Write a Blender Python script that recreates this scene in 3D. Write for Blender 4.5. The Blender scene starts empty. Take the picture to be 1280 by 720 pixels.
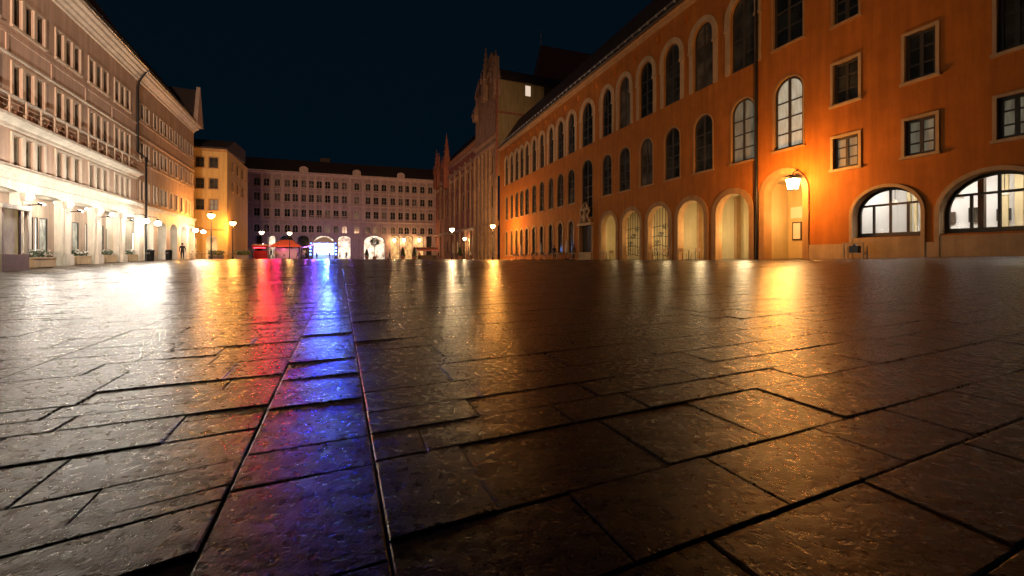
import bpy, math, random
import numpy as np
from mathutils import Vector
R = math.radians
rnd = random.Random(11)
sc = bpy.context.scene
COL = sc.collection
EYE = 0.70            # lens height above the paving under the camera
F = 510.0             # focal length in pixels of the 1280 px wide photograph
HZ = 318.0            # horizon row of the photograph

# ------------------------------------------------------------------ camera
cam = bpy.data.cameras.new('camera')
cam.lens = F / 1280 * 36; cam.sensor_width = 36
cam.shift_y = -(360 - HZ) / 1280
cam.clip_start = 0.05; cam.clip_end = 2000
camo = bpy.data.objects.new('camera', cam); COL.objects.link(camo)
camo.location = (0, 0, EYE); camo.rotation_euler = (R(90), 0, 0)
sc.camera = camo

# ------------------------------------------------------------------ world: night sky
w = bpy.data.worlds.new('World'); sc.world = w; w.use_nodes = True
nt = w.node_tree; nt.nodes.clear()
wo = nt.nodes.new('ShaderNodeOutputWorld'); wb = nt.nodes.new('ShaderNodeBackground')
tc = nt.nodes.new('ShaderNodeTexCoord'); sx = nt.nodes.new('ShaderNodeSeparateXYZ')
cr = nt.nodes.new('ShaderNodeValToRGB')
nt.links.new(tc.outputs['Generated'], sx.inputs[0]); nt.links.new(sx.outputs['Z'], cr.inputs[0])
cr.color_ramp.elements[0].position = 0.0; cr.color_ramp.elements[0].color = (0.0009, 0.0052, 0.0098, 1)
cr.color_ramp.elements[1].position = 0.7; cr.color_ramp.elements[1].color = (0.0006, 0.0034, 0.0066, 1)
nt.links.new(cr.outputs[0], wb.inputs['Color']); wb.inputs['Strength'].default_value = 1.0
nt.links.new(wb.outputs[0], wo.inputs['Surface'])
vs = sc.view_settings
vs.view_transform = 'Standard'; vs.look = 'None'; vs.gamma = 1; vs.use_curve_mapping = False; vs.exposure = 0.0
cy = sc.cycles
cy.use_denoising = True
cy.max_bounces = 6; cy.diffuse_bounces = 3; cy.glossy_bounces = 3; cy.transmission_bounces = 4
cy.transparent_max_bounces = 8; cy.sample_clamp_indirect = 2.5; cy.sample_clamp_direct = 0
cy.blur_glossy = 0.5; cy.caustics_reflective = False; cy.caustics_refractive = False

# ------------------------------------------------------------------ ground height field
CP = np.array([(0,0,0),(0,3,0),(-3,3,0),(3,3,.01),(0,-6,0),(-8,1,0),(7,1,.10),(0,9,.0),
 (-25.7,20.5,-.03),(-27.7,24.8,-.02),(-30.2,30.07,.07),(-33,36.2,.15),(-39,49.1,.14),
 (-44,66,-.05),(-71,110,-.60),(-49,117,-.65),(-25,127,-.75),(-2.2,74.4,-.23),(-8,89,-.4),
 (6,51.3,.05),(11.4,36.3,.22),(15.25,25.5,.37),(17,20.6,.46),(18.1,17.4,.60),(18.9,15.1,.67),(19.5,12,.70),
 (21,6,.72),(-16,45,-.02),(-24,75,-.25),(-12,22,-.01),(-20,10,-.05),(12,-8,.2),(-20,-10,0)], float)
def _tps(P, lam=1.5):
    n = len(P); d = np.hypot(P[:,None,0]-P[None,:,0], P[:,None,1]-P[None,:,1])
    K = np.where(d > 0, d*d*np.log(d+1e-9), 0)*0.01 + lam*np.eye(n)
    Q = np.c_[np.ones(n), P[:,:2]]
    A = np.block([[K, Q], [Q.T, np.zeros((3,3))]])
    return np.linalg.solve(A, np.r_[P[:,2], 0, 0, 0])
_W = _tps(CP, 0.35)
def gzv(x, y):
    x = np.asarray(x, float); y = np.asarray(y, float)
    d = np.sqrt((x[...,None]-CP[:,0])**2 + (y[...,None]-CP[:,1])**2)
    k = d*d*np.log(d+1e-9)*0.01
    return k @ _W[:len(CP)] + _W[-3] + _W[-2]*x + _W[-1]*y
Z0 = float(gzv(0, 0.8))
def gz(x, y): return float(gzv(x, y)) - Z0
def pos(px, Y): return ((px-640)/F*Y, Y)

# ------------------------------------------------------------------ materials
MATS = {}
def nodes(m):
    m.use_nodes = True; n = m.node_tree; n.nodes.clear()
    o = n.nodes.new('ShaderNodeOutputMaterial'); b = n.nodes.new('ShaderNodeBsdfPrincipled')
    n.links.new(b.outputs[0], o.inputs[0]); return n, b, o
def N(n, t, **kw):
    q = n.nodes.new('ShaderNode'+t)
    for k, v in kw.items():
        if k in q.inputs: q.inputs[k].default_value = v
        else: setattr(q, k, v)
    return q
def mat(name, c, rough=0.7, metal=0.0, var=0.25, scale=1.5, bump=0.15, bscale=25, spec=0.5, stain=0.0):
    if name in MATS: return MATS[name]
    m = bpy.data.materials.new(name); n, b, o = nodes(m)
    co = N(n, 'TexCoord'); L = n.links.new
    no = N(n, 'TexNoise', Scale=scale, Detail=10.0, Roughness=0.72); L(co.outputs['Object'], no.inputs['Vector'])
    rp = N(n, 'ValToRGB'); e = rp.color_ramp.elements
    e[0].position = .3; e[1].position = .72
    e[0].color = tuple(x*(1-var) for x in c)+(1,); e[1].color = tuple(min(1, x*(1+var*.6)) for x in c)+(1,)
    L(no.outputs[0], rp.inputs[0]); out = rp.outputs[0]
    if stain > 0:      # rain streaks running down the plaster
        mp = N(n, 'Mapping'); mp.inputs['Scale'].default_value = (1.3, 1.3, .09); L(co.outputs['Object'], mp.inputs[0])
        n2 = N(n, 'TexNoise', Scale=2.0, Detail=6.0, Roughness=.7); L(mp.outputs[0], n2.inputs['Vector'])
        r2 = N(n, 'ValToRGB'); f = r2.color_ramp.elements; f[0].position = .42; f[1].position = .62
        f[0].color = (1-stain,)*3+(1,); f[1].color = (1, 1, 1, 1); L(n2.outputs[0], r2.inputs[0])
        mx = N(n, 'MixRGB', blend_type='MULTIPLY'); mx.inputs[0].default_value = 1
        L(out, mx.inputs[1]); L(r2.outputs[0], mx.inputs[2]); out = mx.outputs[0]
    L(out, b.inputs['Base Color'])
    b.inputs['Roughness'].default_value = rough; b.inputs['Metallic'].default_value = metal
    b.inputs['Specular IOR Level'].default_value = spec
    if bump:
        n3 = N(n, 'TexNoise', Scale=float(bscale), Detail=5.0); L(co.outputs['Object'], n3.inputs['Vector'])
        bp = N(n, 'Bump', Strength=bump, Distance=.03); L(n3.outputs[0], bp.inputs['Height']); L(bp.outputs[0], b.inputs['Normal'])
    MATS[name] = m; return m
def emat(name, c, s, c2=None, scale=(3, 3, .3)):
    """something that gives off light; with c2 a lit window with the folds of a curtain and things behind it"""
    if name in MATS: return MATS[name]
    m = bpy.data.materials.new(name); n, b, o = nodes(m); L = n.links.new
    b.inputs['Base Color'].default_value = (.2, .2, .2, 1); b.inputs['Roughness'].default_value = .3
    b.inputs['Emission Strength'].default_value = s
    if c2 is None: b.inputs['Emission Color'].default_value = tuple(c)+(1,)
    else:
        co = N(n, 'TexCoord'); mp = N(n, 'Mapping'); mp.inputs['Scale'].default_value = scale
        oi = N(n, 'ObjectInfo'); ad = N(n, 'VectorMath', operation='ADD')
        L(co.outputs['Object'], mp.inputs[0]); L(mp.outputs[0], ad.inputs[0]); L(oi.outputs['Location'], ad.inputs[1])
        no = N(n, 'TexNoise', Scale=1.6, Detail=4.0, Roughness=.6); L(ad.outputs[0], no.inputs['Vector'])
        rp = N(n, 'ValToRGB'); e = rp.color_ramp.elements; e[0].position = .38; e[1].position = .62
        e[0].color = tuple(c2)+(1,); e[1].color = tuple(c)+(1,)
        L(no.outputs[0], rp.inputs[0]); L(rp.outputs[0], b.inputs['Emission Color'])
    MATS[name] = m; return m
def glass(name, dark=(.008, .011, .012), rough=.08, clear=0.0):
    if name in MATS: return MATS[name]
    m = bpy.data.materials.new(name); n, b, o = nodes(m); L = n.links.new
    co = N(n, 'TexCoord'); oi = N(n, 'ObjectInfo'); ad = N(n, 'VectorMath', operation='ADD')
    L(co.outputs['Object'], ad.inputs[0]); L(oi.outputs['Location'], ad.inputs[1])
    no = N(n, 'TexNoise', Scale=.9, Detail=3.0); L(ad.outputs[0], no.inputs['Vector'])
    rp = N(n, 'ValToRGB'); e = rp.color_ramp.elements; e[0].position = .4; e[1].position = .7
    e[0].color = tuple(dark)+(1,); e[1].color = tuple(x*3.2 for x in dark)+(1,)
    L(no.outputs[0], rp.inputs[0]); L(rp.outputs[0], b.inputs['Base Color'])
    b.inputs['Roughness'].default_value = rough; b.inputs['Specular IOR Level'].default_value = .6
    bp = N(n, 'Bump', Strength=.05, Distance=.05); L(no.outputs[0], bp.inputs['Height']); L(bp.outputs[0], b.inputs['Normal'])
    if clear:
        tr = N(n, 'BsdfTransparent'); mx = N(n, 'MixShader'); mx.inputs[0].default_value = clear
        L(b.outputs[0], mx.inputs[1]); L(tr.outputs[0], mx.inputs[2]); L(mx.outputs[0], o.inputs[0])
    MATS[name] = m; return m

# ------------------------------------------------------------------ mesh builder
class MB:
    def __init__(s): s.v = []; s.f = []; s.m = []; s.mats = []; s.sm = []
    def mi(s, m):
        if m not in s.mats: s.mats.append(m)
        return s.mats.index(m)
    def face(s, pts, m, smooth=False):
        k = len(s.v); s.v += [tuple(p) for p in pts]; s.f.append(tuple(range(k, k+len(pts)))); s.m.append(s.mi(m)); s.sm.append(smooth)
    def raw(s, vs_, fs, m, smooth=False):
        k = len(s.v); s.v += [tuple(p) for p in vs_]
        for f in fs: s.f.append(tuple(i+k for i in f)); s.m.append(s.mi(m)); s.sm.append(smooth)
    def box(s, x0, x1, y0, y1, z0, z1, m):
        p = [(x0,y0,z0),(x1,y0,z0),(x1,y1,z0),(x0,y1,z0),(x0,y0,z1),(x1,y0,z1),(x1,y1,z1),(x0,y1,z1)]
        s.raw(p, [(0,3,2,1),(4,5,6,7),(0,1,5,4),(1,2,6,5),(2,3,7,6),(3,0,4,7)], m)
    def cyl(s, x, y, z0, z1, r0, r1, m, n=12, smooth=True, rot=0):
        vv = []; 
        for z, r in ((z0, r0), (z1, r1)):
            for i in range(n):
                a = 2*math.pi*i/n+rot; vv.append((x+r*math.cos(a), y+r*math.sin(a), z))
        fs = [(i, (i+1) % n, n+(i+1) % n, n+i) for i in range(n)]
        s.raw(vv, fs, m, smooth); s.raw(vv[:n], [tuple(reversed(range(n)))], m); s.raw(vv[n:], [tuple(range(n))], m)
    def lathe(s, x, y, prof, m, n=14, smooth=True):
        vv = [(x+r*math.cos(2*math.pi*i/n), y+r*math.sin(2*math.pi*i/n), z) for z, r in prof for i in range(n)]
        fs = []
        for k in range(len(prof)-1):
            for i in range(n): fs.append((k*n+i, k*n+(i+1) % n, (k+1)*n+(i+1) % n, (k+1)*n+i))
        s.raw(vv, fs, m, smooth)
        if prof[0][1] > .001: s.raw(vv[:n], [tuple(reversed(range(n)))], m)
        if prof[-1][1] > .001: s.raw(vv[-n:], [tuple(range(n))], m)
    def ball(s, x, y, z, r, m, n=12, sz=1.0):
        s.lathe(x, y, [(z-r*sz*math.cos(math.pi*k/8), max(1e-4, r*math.sin(math.pi*k/8))) for k in range(9)], m, n)
    def tube(s, pts, r, m, n=6):
        P = [Vector(p) for p in pts]; rings = []
        for i, p in enumerate(P):
            t = (P[min(i+1, len(P)-1)]-P[max(i-1, 0)]).normalized()
            a = t.orthogonal().normalized() if i == 0 else (a-t*a.dot(t)).normalized()
            b = t.cross(a); rr = r[i] if isinstance(r, (list, tuple)) else r
            rings.append([p+(a*math.cos(2*math.pi*k/n)+b*math.sin(2*math.pi*k/n))*rr for k in range(n)])
        vv = [q for g in rings for q in g]; fs = []
        for i in range(len(P)-1):
            for k in range(n): fs.append((i*n+k, i*n+(k+1) % n, (i+1)*n+(k+1) % n, (i+1)*n+k))
        s.raw(vv, fs, m, True); s.raw(rings[0], [tuple(reversed(range(n)))], m); s.raw(rings[-1], [tuple(range(n))], m)
    def prism(s, poly, x0, x1, m, axis='x'):
        """polygon of (a,z) swept along x (a=y) or along y (a=x)"""
        n = len(poly)
        if axis == 'x': A = [(x0, a, z) for a, z in poly]; B = [(x1, a, z) for a, z in poly]
        else: A = [(a, x0, z) for a, z in poly]; B = [(a, x1, z) for a, z in poly]
        s.raw(A+B, [(i, (i+1) % n, n+(i+1) % n, n+i) for i in range(n)]+[tuple(reversed(range(n))), tuple(range(n, 2*n))], m)
    def mesh(s, name):
        me = bpy.data.meshes.new(name); me.from_pydata(s.v, [], s.f)
        for m in s.mats: me.materials.append(m)
        me.polygons.foreach_set('material_index', s.m); me.polygons.foreach_set('use_smooth', s.sm)
        me.update(); return me
    def build(s, name, parent=None, loc=(0, 0, 0), rz=0):
        return place(s.mesh(name), name, parent, loc, rz)
def place(me, name, parent=None, loc=(0, 0, 0), rz=0):
    o = bpy.data.objects.new(name, me); COL.objects.link(o)
    o.location = loc; o.rotation_euler = (0, 0, rz); o.parent = parent; return o
def thing(name, label, cat, loc=(0, 0, 0), rz=0, group=None, o=None):
    if o is None: o = bpy.data.objects.new(name, None); COL.objects.link(o); o.location = loc; o.rotation_euler = (0, 0, rz)
    o['label'] = label; o['category'] = cat
    if group: o['group'] = group
    return o
def structure(o): o['kind'] = 'structure'; return o
def copy_tree(o, parent=None):
    c = o.copy(); COL.objects.link(c); c.parent = parent
    for ch in o.children: copy_tree(ch, c)
    return c
def relabel(o, label): o['label'] = label; return o

# ------------------------------------------------------------------ facade tools (local x along the wall, +y into the building)
def outline(o, grow=0.0, seg=10):
    """points of an opening's outline from bottom left, over the top, to bottom right"""
    x0, x1, z0, z1 = o['x0']-grow, o['x1']+grow, o['z0'], o['z1']+grow
    r = o.get('rise', 0)
    if not r: return [(x0, z0), (x0, z1), (x1, z1), (x1, z0)]
    r += grow; a = (x1-x0)/2; xc = (x0+x1)/2; P = [(x0, z0)]
    pt = o.get('pointed', False)
    for i in range(seg+1):
        t = math.pi*(1-i/seg); cx = math.cos(t); sz = math.sin(t)
        if pt: sz = 1-abs(cx)**1.7
        P.append((xc+a*cx, z1-r+r*sz))
    P.append((x1, z0)); return P
def wall_mesh(mb, L0, L1, z0, z1, ops, depth, m, mr=None, y=0.0):
    xs = sorted({L0, L1, *[o['x0'] for o in ops], *[o['x1'] for o in ops]}); zs = sorted({z0, z1, *[o['z0'] for o in ops], *[o['z1'] for o in ops]})
    xs = [x for x in xs if L0 <= x <= L1]; zs = [z for z in zs if z0 <= z <= z1]
    for i in range(len(xs)-1):
        run = None
        for j in range(len(zs)-1):
            cx = (xs[i]+xs[i+1])/2; cz = (zs[j]+zs[j+1])/2
            solid = not any(o['x0'] < cx < o['x1'] and o['z0'] < cz < o['z1'] for o in ops)
            if solid and run is None: run = zs[j]
            if run is not None and (not solid or j == len(zs)-2):
                e = zs[j+1] if solid else zs[j]
                mb.face([(xs[i], y, run), (xs[i+1], y, run), (xs[i+1], y, e), (xs[i], y, e)], m); run = None
    for o in ops:
        P = outline(o)
        if o.get('rise'):
            h = len(P)//2; xc = (o['x0']+o['x1'])/2
            A = P[1:-1]; top = [p for p in A if p[0] <= xc+1e-6]; rt = [p for p in A if p[0] >= xc-1e-6]
            for k in range(len(top)-1): mb.face([(o['x0'], y, o['z1']), (top[k][0], y, top[k][1]), (top[k+1][0], y, top[k+1][1])], m)
            for k in range(len(rt)-1): mb.face([(o['x1'], y, o['z1']), (rt[k][0], y, rt[k][1]), (rt[k+1][0], y, rt[k+1][1])], m)
        d = o.get('depth', depth)
        Q = P+[P[0]]
        for k in range(len(Q)-1):
            a, b = Q[k], Q[k+1]
            mb.face([(a[0], y, a[1]), (a[0], y+d, a[1]), (b[0], y+d, b[1]), (b[0], y, b[1])], mr or m)
_wc = {}
def win_meshes(wd, ht, rise, st, fm, pm, sm, pointed=False, sur=.12, proud=.05, nx=2, nz=3, sill=True, fw=.07, mw=.03):
    """frame, pane and surround meshes of a window standing at its bottom centre; wall face at y=0"""
    key = (round(wd, 2), round(ht, 2), round(rise, 2), st, fm, pm, sm, pointed, sur, nx, nz)
    if key in _wc: return _wc[key]
    o = dict(x0=-wd/2, x1=wd/2, z0=0, z1=ht, rise=rise, pointed=pointed)
    yb = .16
    # frame
    f = MB(); P = outline(o); I = outline(dict(x0=-wd/2+fw, x1=wd/2-fw, z0=fw, z1=ht-fw, rise=max(0, rise-fw) if rise else 0, pointed=pointed))
    n = len(P)
    for k in range(n):
        a, b, c, d = P[k], P[(k+1) % n], I[(k+1) % n], I[k]
        f.face([(a[0], yb-.05, a[1]), (b[0], yb-.05, b[1]), (c[0], yb-.05, c[1]), (d[0], yb-.05, d[1])], fm)
        f.face([(d[0], yb-.05, d[1]), (c[0], yb-.05, c[1]), (c[0], yb+.02, c[1]), (d[0], yb+.02, d[1])], fm)
    def topz(x):
        if not rise: return ht-fw/2
        t = min(1, abs(x)/(wd/2)); return ht-rise+rise*(1-t**1.7 if pointed else math.sqrt(max(0, 1-t*t)))-fw/2
    for i in range(1, nx):
        x = -wd/2+wd*i/nx; b_ = mw*1.5 if i*2 == nx else mw
        f.box(x-b_, x+b_, yb-.04, yb+.015, fw*.5, topz(x), fm)
    for j in range(1, nz):
        z = (ht-rise*.55 if rise else ht)*j/nz
        hw = wd/2-fw*.5
        if rise and z > ht-rise:
            q = (z-(ht-rise))/rise; hw = min(hw, wd/2*math.sqrt(max(0, 1-q*q))-.02)
        f.box(-hw, hw, yb-.032, yb+.012, z-mw*.75, z+mw*.75, fm)
    p = MB(); p.face([(a, yb+.004, b) for a, b in reversed(I)], pm)
    s = None
    if sm:
        s = MB(); O = outline(o, sur); yy = -proud
        m_ = len(P)
        for k in range(m_-1):
            a, b, c, d = O[k], O[k+1], P[k+1], P[k]
            s.face([(a[0], yy, a[1]), (b[0], yy, b[1]), (c[0], yy, c[1]), (d[0], yy, d[1])], sm)
            s.face([(a[0], .0, a[1]), (b[0], .0, b[1]), (b[0], yy, b[1]), (a[0], yy, a[1])], sm)
            s.face([(d[0], yy, d[1]), (c[0], yy, c[1]), (c[0], .02, c[1]), (d[0], .02, d[1])], sm)
        if sill: s.box(-wd/2-sur-.04, wd/2+sur+.04, -proud-.06, .05, -.13, -.003, sm)
        s = s.mesh('surround')
    r = (f.mesh('window'), p.mesh('pane'), s); _wc[key] = r; return r
def add_window(parent, o, fm, pm, sm, lab=None, **kw):
    f, p, s = win_meshes(o['x1']-o['x0'], o['z1']-o['z0'], o.get('rise', 0), '', fm, pm, sm, pointed=o.get('pointed', False), **kw)
    wo_ = place(f, 'window', parent, ((o['x0']+o['x1'])/2, o.get('y', 0), o['z0']))
    place(p, 'pane', wo_)
    if s: place(s, 'surround', wo_)
    if lab: wo_['label'] = lab
    return wo_
def ledge(mb, x0, x1, z, m, prof=None, y=0.0):
    """moulding with its foot at height z"""
    prof = prof or [(0, 0), (-.06, 0), (-.12, .08), (-.12, .14), (-.2, .2), (-.2, .27), (0, .27)]
    mb.prism([(y+a, z+b) for a, b in prof], x0, x1, m)

# ================================================================== PAVING
UX, UY = .9214, .3885       # across the long joints
VX, VY = -.3885, .9214      # along them
stone = bpy.data.materials.new('wet_stone_slab'); n, b, o_ = nodes(stone); L = n.links.new
ge = N(n, 'NewGeometry'); at = N(n, 'Attribute', attribute_name='tone')
n1 = N(n, 'TexNoise', Scale=2.2, Detail=8.0, Roughness=.7); L(ge.outputs['Position'], n1.inputs['Vector'])
n2 = N(n, 'TexNoise', Scale=115.0, Detail=3.0, Roughness=.6); L(ge.outputs['Position'], n2.inputs['Vector'])
n3 = N(n, 'TexNoise', Scale=30.0, Detail=4.0, Roughness=.55); L(ge.outputs['Position'], n3.inputs['Vector'])
rp = N(n, 'ValToRGB'); e = rp.color_ramp.elements
e[0].position = .25; e[0].color = (.014, .008, .004, 1); e[1].position = .75; e[1].color = (.058, .032, .014, 1)
mx = N(n, 'Math', operation='MULTIPLY_ADD'); L(n1.outputs[0], mx.inputs[0]); mx.inputs[1].default_value = .5; L(at.outputs['Fac'], mx.inputs[2])
L(mx.outputs[0], rp.inputs[0]); m2 = N(n, 'MixRGB', blend_type='MULTIPLY'); m2.inputs[0].default_value = .6
r2 = N(n, 'ValToRGB'); f_ = r2.color_ramp.elements; f_[0].position = .35; f_[0].color = (.35, .35, .35, 1); f_[1].position = .6; f_[1].color = (1, 1, 1, 1)
L(n2.outputs[0], r2.inputs[0]); L(rp.outputs[0], m2.inputs[1]); L(r2.outputs[0], m2.inputs[2]); L(m2.outputs[0], b.inputs['Base Color'])
rr = N(n, 'MapRange'); rr.inputs['From Min'].default_value = .3; rr.inputs['From Max'].default_value = .7
rr.inputs['To Min'].default_value = .22; rr.inputs['To Max'].default_value = .36
L(n3.outputs[0], rr.inputs['Value']); L(rr.outputs[0], b.inputs['Roughness'])
b.inputs['Specular IOR Level'].default_value = .42
cd = N(n, 'CameraData')
bp1 = N(n, 'Bump', Strength=.9, Distance=.0024); L(n2.outputs[0], bp1.inputs['Height'])
bp2 = N(n, 'Bump', Strength=.36, Distance=.0034); L(n3.outputs[0], bp2.inputs['Height']); L(bp1.outputs[0], bp2.inputs['Normal'])
mpu = N(n, 'Mapping'); mpu.inputs['Rotation'].default_value = (0, 0, -R(22.9)); mpu.inputs['Scale'].default_value = (2.6, 8.5, 1); L(ge.outputs['Position'], mpu.inputs[0])
n4 = N(n, 'TexNoise', Scale=1.0, Detail=3.0, Roughness=.55); L(mpu.outputs[0], n4.inputs['Vector'])
bp3 = N(n, 'Bump', Strength=.26, Distance=.018); L(n4.outputs[0], bp3.inputs['Height']); L(bp2.outputs[0], bp3.inputs['Normal'])
L(bp3.outputs[0], b.inputs['Normal'])
joint = mat('joint_sand', (.06, .046, .032), rough=.75, bump=.3, bscale=60)

def skew(u, v):
    """the rows left of the long joint run a little askew near the camera"""
    if u < -.308 and v < 2.1:
        v += .22*(u+.308)*min(1, max(0, (2.1-v)/.6))*math.exp(-(u+.308)**2/2)
    return v
SL_V = []; SL_F = []; SL_T = []
def slab(u0, u1, v0, v1, near):
    g = rnd.uniform(.0020, .0052) if near else rnd.uniform(.005, .010)
    bv = rnd.uniform(.003, .006) if near else .007
    du = (u1-u0)/2; dv = (v1-v0)/2
    if du < .04 or dv < .04: return
    h = rnd.uniform(-.0025, .0025); tu = rnd.gauss(0, .0025 if near else .006); tv = rnd.gauss(0, .003 if near else .010)
    k = len(SL_V); ring = []
    jj = [(rnd.uniform(-.004, .004), rnd.uniform(-.004, .004)) for _ in range(4)]
    eA = .0006 if any(abs(u0-q) < 1e-6 for q in allu) else 0; eB = .0006 if any(abs(u1-q) < 1e-6 for q in allu) else 0
    for (ins, dz) in ((g, -.022), (g, -bv*.6), (g+bv, 0)):
        for i, (a, c) in enumerate(((-1, -1), (1, -1), (1, 1), (-1, 1))):
            uu = (u0+u1)/2+a*(du-ins-(eA if a < 0 else eB))+jj[i][0]*(0 if (eA if a < 0 else eB) else 1); vv = (v0+v1)/2+c*(dv-ins)+jj[i][1]
            vv = skew(uu, vv)
            ring.append((uu*UX+vv*VX, uu*UY+vv*VY, dz+h+tu*a*du+tv*c*dv))
    SL_V.extend(ring)
    for q in range(2):
        for i in range(4):
            SL_F.append((k+q*4+i, k+q*4+(i+1) % 4, k+q*4+4+(i+1) % 4, k+q*4+4+i))
    SL_F.append((k+8, k+9, k+10, k+11))
    SL_T.extend([rnd.random()*.5]*9)
lines_u = [-.308, .1075, 3.885, 11.3, 19.5, 28, 36, 46]
lines_l = [-1.78, -8.2, -16, -25, -34, -46]
allu = sorted(lines_l+lines_u)
fixed = {(-1.78, -.308): [.86, 1.09, 1.17, 1.40, 1.49, 1.66, 1.93, 2.12, 2.21, 2.38, 2.55, 2.75], (-.308, .1075): [.97, 1.445, 1.677, 2.141, 2.60, 3.0],
         (.1075, 3.885): [.42, .739, 1.039, 1.456, 1.68, 1.91, 2.2], (-8.2, -1.78): [1.3, 1.62, 2.07, 2.4]}
jfix = {(.1075, .739): [.831, 1.468, 2.1], (.1075, 1.039): [.617, 1.15, 1.749, 2.227], (.1075, .42): [.7, 1.3],
        (.1075, 1.456): [.402, 1.005, 1.494, 1.98, 2.52, 3.1], (.1075, 1.68): [.29, .9, 1.3, 1.9, 2.4, 3.1]}
def in_view(u, v, s_=0.5):
    x = u*UX+v*VX; y = u*UY+v*VY
    if y < -1.2: return False
    if abs(x) > 1.34*max(y, 0)+6+s_: return False
    # inside the square: between the two facade lines and before the far block
    if x < -17.5-.463*(y)+1.5-s_: return False
    if x > 24.35-.357*y+3.4+s_: return False
    return y < 131+.36*(x+25)
for i in range(len(allu)-1):
    ua, ub = allu[i], allu[i+1]
    vs_list = list(fixed.get((ua, ub), [])); v = vs_list[-1] if vs_list else -9.0
    lo = -9.0
    pre = []
    if vs_list:
        q = vs_list[0]
        while q > lo: q -= rnd.uniform(.25, .42); pre.append(q)
        vs_list = pre[::-1]+vs_list
    else: vs_list = [v]
    wide = (ub-ua) < 1
    while v < 140:
        far = v > 26
        if far: v += rnd.uniform(.42, .7) if v < 60 else rnd.uniform(.8, 1.2)
        else: v += rnd.choice((rnd.uniform(.16, .24), rnd.uniform(.24, .34), rnd.uniform(.34, .46)))
        vs_list.append(v)
    for k in range(len(vs_list)-1):
        va, vb = vs_list[k], vs_list[k+1]
        if wide: cuts = []
        else:
            cuts = None
            for (fu, fv), lst in jfix.items():
                if fu == ua and abs(fv-vb) < 1e-4: cuts = [c for c in lst if ua < c < ub]
            if cuts is None: cuts = []
            u = cuts[-1] if cuts else ua
            while True:
                u += rnd.uniform(.38, .82) if va < 26 else rnd.uniform(.6, 1.1)*(1 if va < 60 else 1.6)
                if u > ub-.2: break
                cuts.append(u)
        cc = [ua]+cuts+[ub]
        for a_, b__ in zip(cc[:-1], cc[1:]):
            if in_view((a_+b__)/2, (va+vb)/2): slab(a_, b__, va, vb, va < 9)
V = np.array(SL_V); V[:, 2] += gzv(V[:, 0], V[:, 1])-Z0
me = bpy.data.meshes.new('paving'); me.from_pydata(V.tolist(), [], SL_F); me.materials.append(stone)
at_ = me.attributes.new('tone', 'FLOAT', 'POINT')
tt = []
for k in range(0, len(SL_V), 12): tt.extend([SL_T[(k//12)*9]]*12)
at_.data.foreach_set('value', tt); me.update()
structure(place(me, 'paving'))
# bed of the paving and the ground beyond, one sheet
gx = np.unique(np.r_[np.linspace(-400, -60, 9), np.linspace(-60, 40, 68), np.linspace(40, 400, 10)])
gy = np.unique(np.r_[np.linspace(-60, -8, 8), np.linspace(-8, 135, 96), np.linspace(135, 600, 10)])
XX, YY = np.meshgrid(gx, gy)
ZZ = gzv(np.clip(XX, -75, 24), np.clip(YY, -10, 130))-Z0-.010
me = bpy.data.meshes.new('ground'); nxg = len(gx)
me.from_pydata(np.c_[XX.ravel(), YY.ravel(), ZZ.ravel()].tolist(), [], [(j*nxg+i, j*nxg+i+1, (j+1)*nxg+i+1, (j+1)*nxg+i) for j in range(len(gy)-1) for i in range(nxg-1)])
me.materials.append(joint); me.polygons.foreach_set('use_smooth', [True]*len(me.polygons))
structure(place(me, 'ground'))

# ================================================================== materials of the buildings
terra = mat('terracotta_render', (.46, .155, .014), rough=.85, var=.26, scale=.5, stain=.24, bump=.35, bscale=9)
terra2 = mat('ochre_orange_render', (.50, .165, .015), rough=.85, var=.25, scale=.45, stain=.22, bump=.35, bscale=9)
trim = mat('ochre_trim', (.44, .26, .11), rough=.8, var=.25, stain=.2)
trim2 = mat('pale_stone_trim', (.52, .38, .22), rough=.75, var=.2, stain=.2)
plaster = mat('cream_plaster', (.60, .43, .33), rough=.8, var=.2, scale=.4, stain=.25)
plaster2 = mat('pink_beige_plaster', (.50, .36, .27), rough=.8, var=.2, scale=.4, stain=.25)
creamt = mat('cream_trim', (.60, .48, .36), rough=.75, var=.2, stain=.2)
stonew = mat('white_limestone', (.66, .60, .50), rough=.6, var=.22, scale=1.2, stain=.2)
ochre = mat('yellow_ochre_plaster', (.62, .42, .15), rough=.85, var=.15, scale=.4, stain=.2)
farst = mat('grey_rose_stone', (.42, .31, .27), rough=.8, var=.3, scale=.6, stain=.3)
fartrim = mat('grey_rose_trim', (.50, .38, .31), rough=.75, var=.2, stain=.2)
brick = mat('dark_red_brick', (.34, .12, .065), rough=.85, var=.4, scale=2.0, stain=.3, bump=.4, bscale=8)
gothst = mat('sooty_sandstone', (.42, .27, .16), rough=.85, var=.4, scale=1.4, stain=.4, bump=.4, bscale=6)
roofm = mat('dark_roof_tiles', (.035, .022, .018), rough=.7, var=.4, scale=3, bump=.5, bscale=14)
pale_metal = mat('pale_painted_metal', (.45, .45, .42), rough=.5, bump=0)
roofr = mat('red_roof_tiles', (.22, .085, .065), rough=.7, var=.4, scale=3, bump=.5, bscale=14)
metalm = mat('dark_metal', (.02, .02, .02), rough=.4, metal=.6, bump=0)
zinc = mat('zinc', (.22, .22, .22), rough=.4, metal=.8, bump=0)
wood = mat('brown_wood', (.075, .042, .022), rough=.6, var=.35, scale=4)
woodd = mat('window_wood', (.045, .038, .028), rough=.6, var=.3, scale=4)
woodl = mat('cream_wood', (.36, .29, .2), rough=.6, var=.2, scale=4)
leaf = mat('leaves', (.05, .075, .03), rough=.6, var=.5, scale=9)
petal = mat('white_petals', (.6, .55, .5), rough=.6, var=.3, scale=9)
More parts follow.
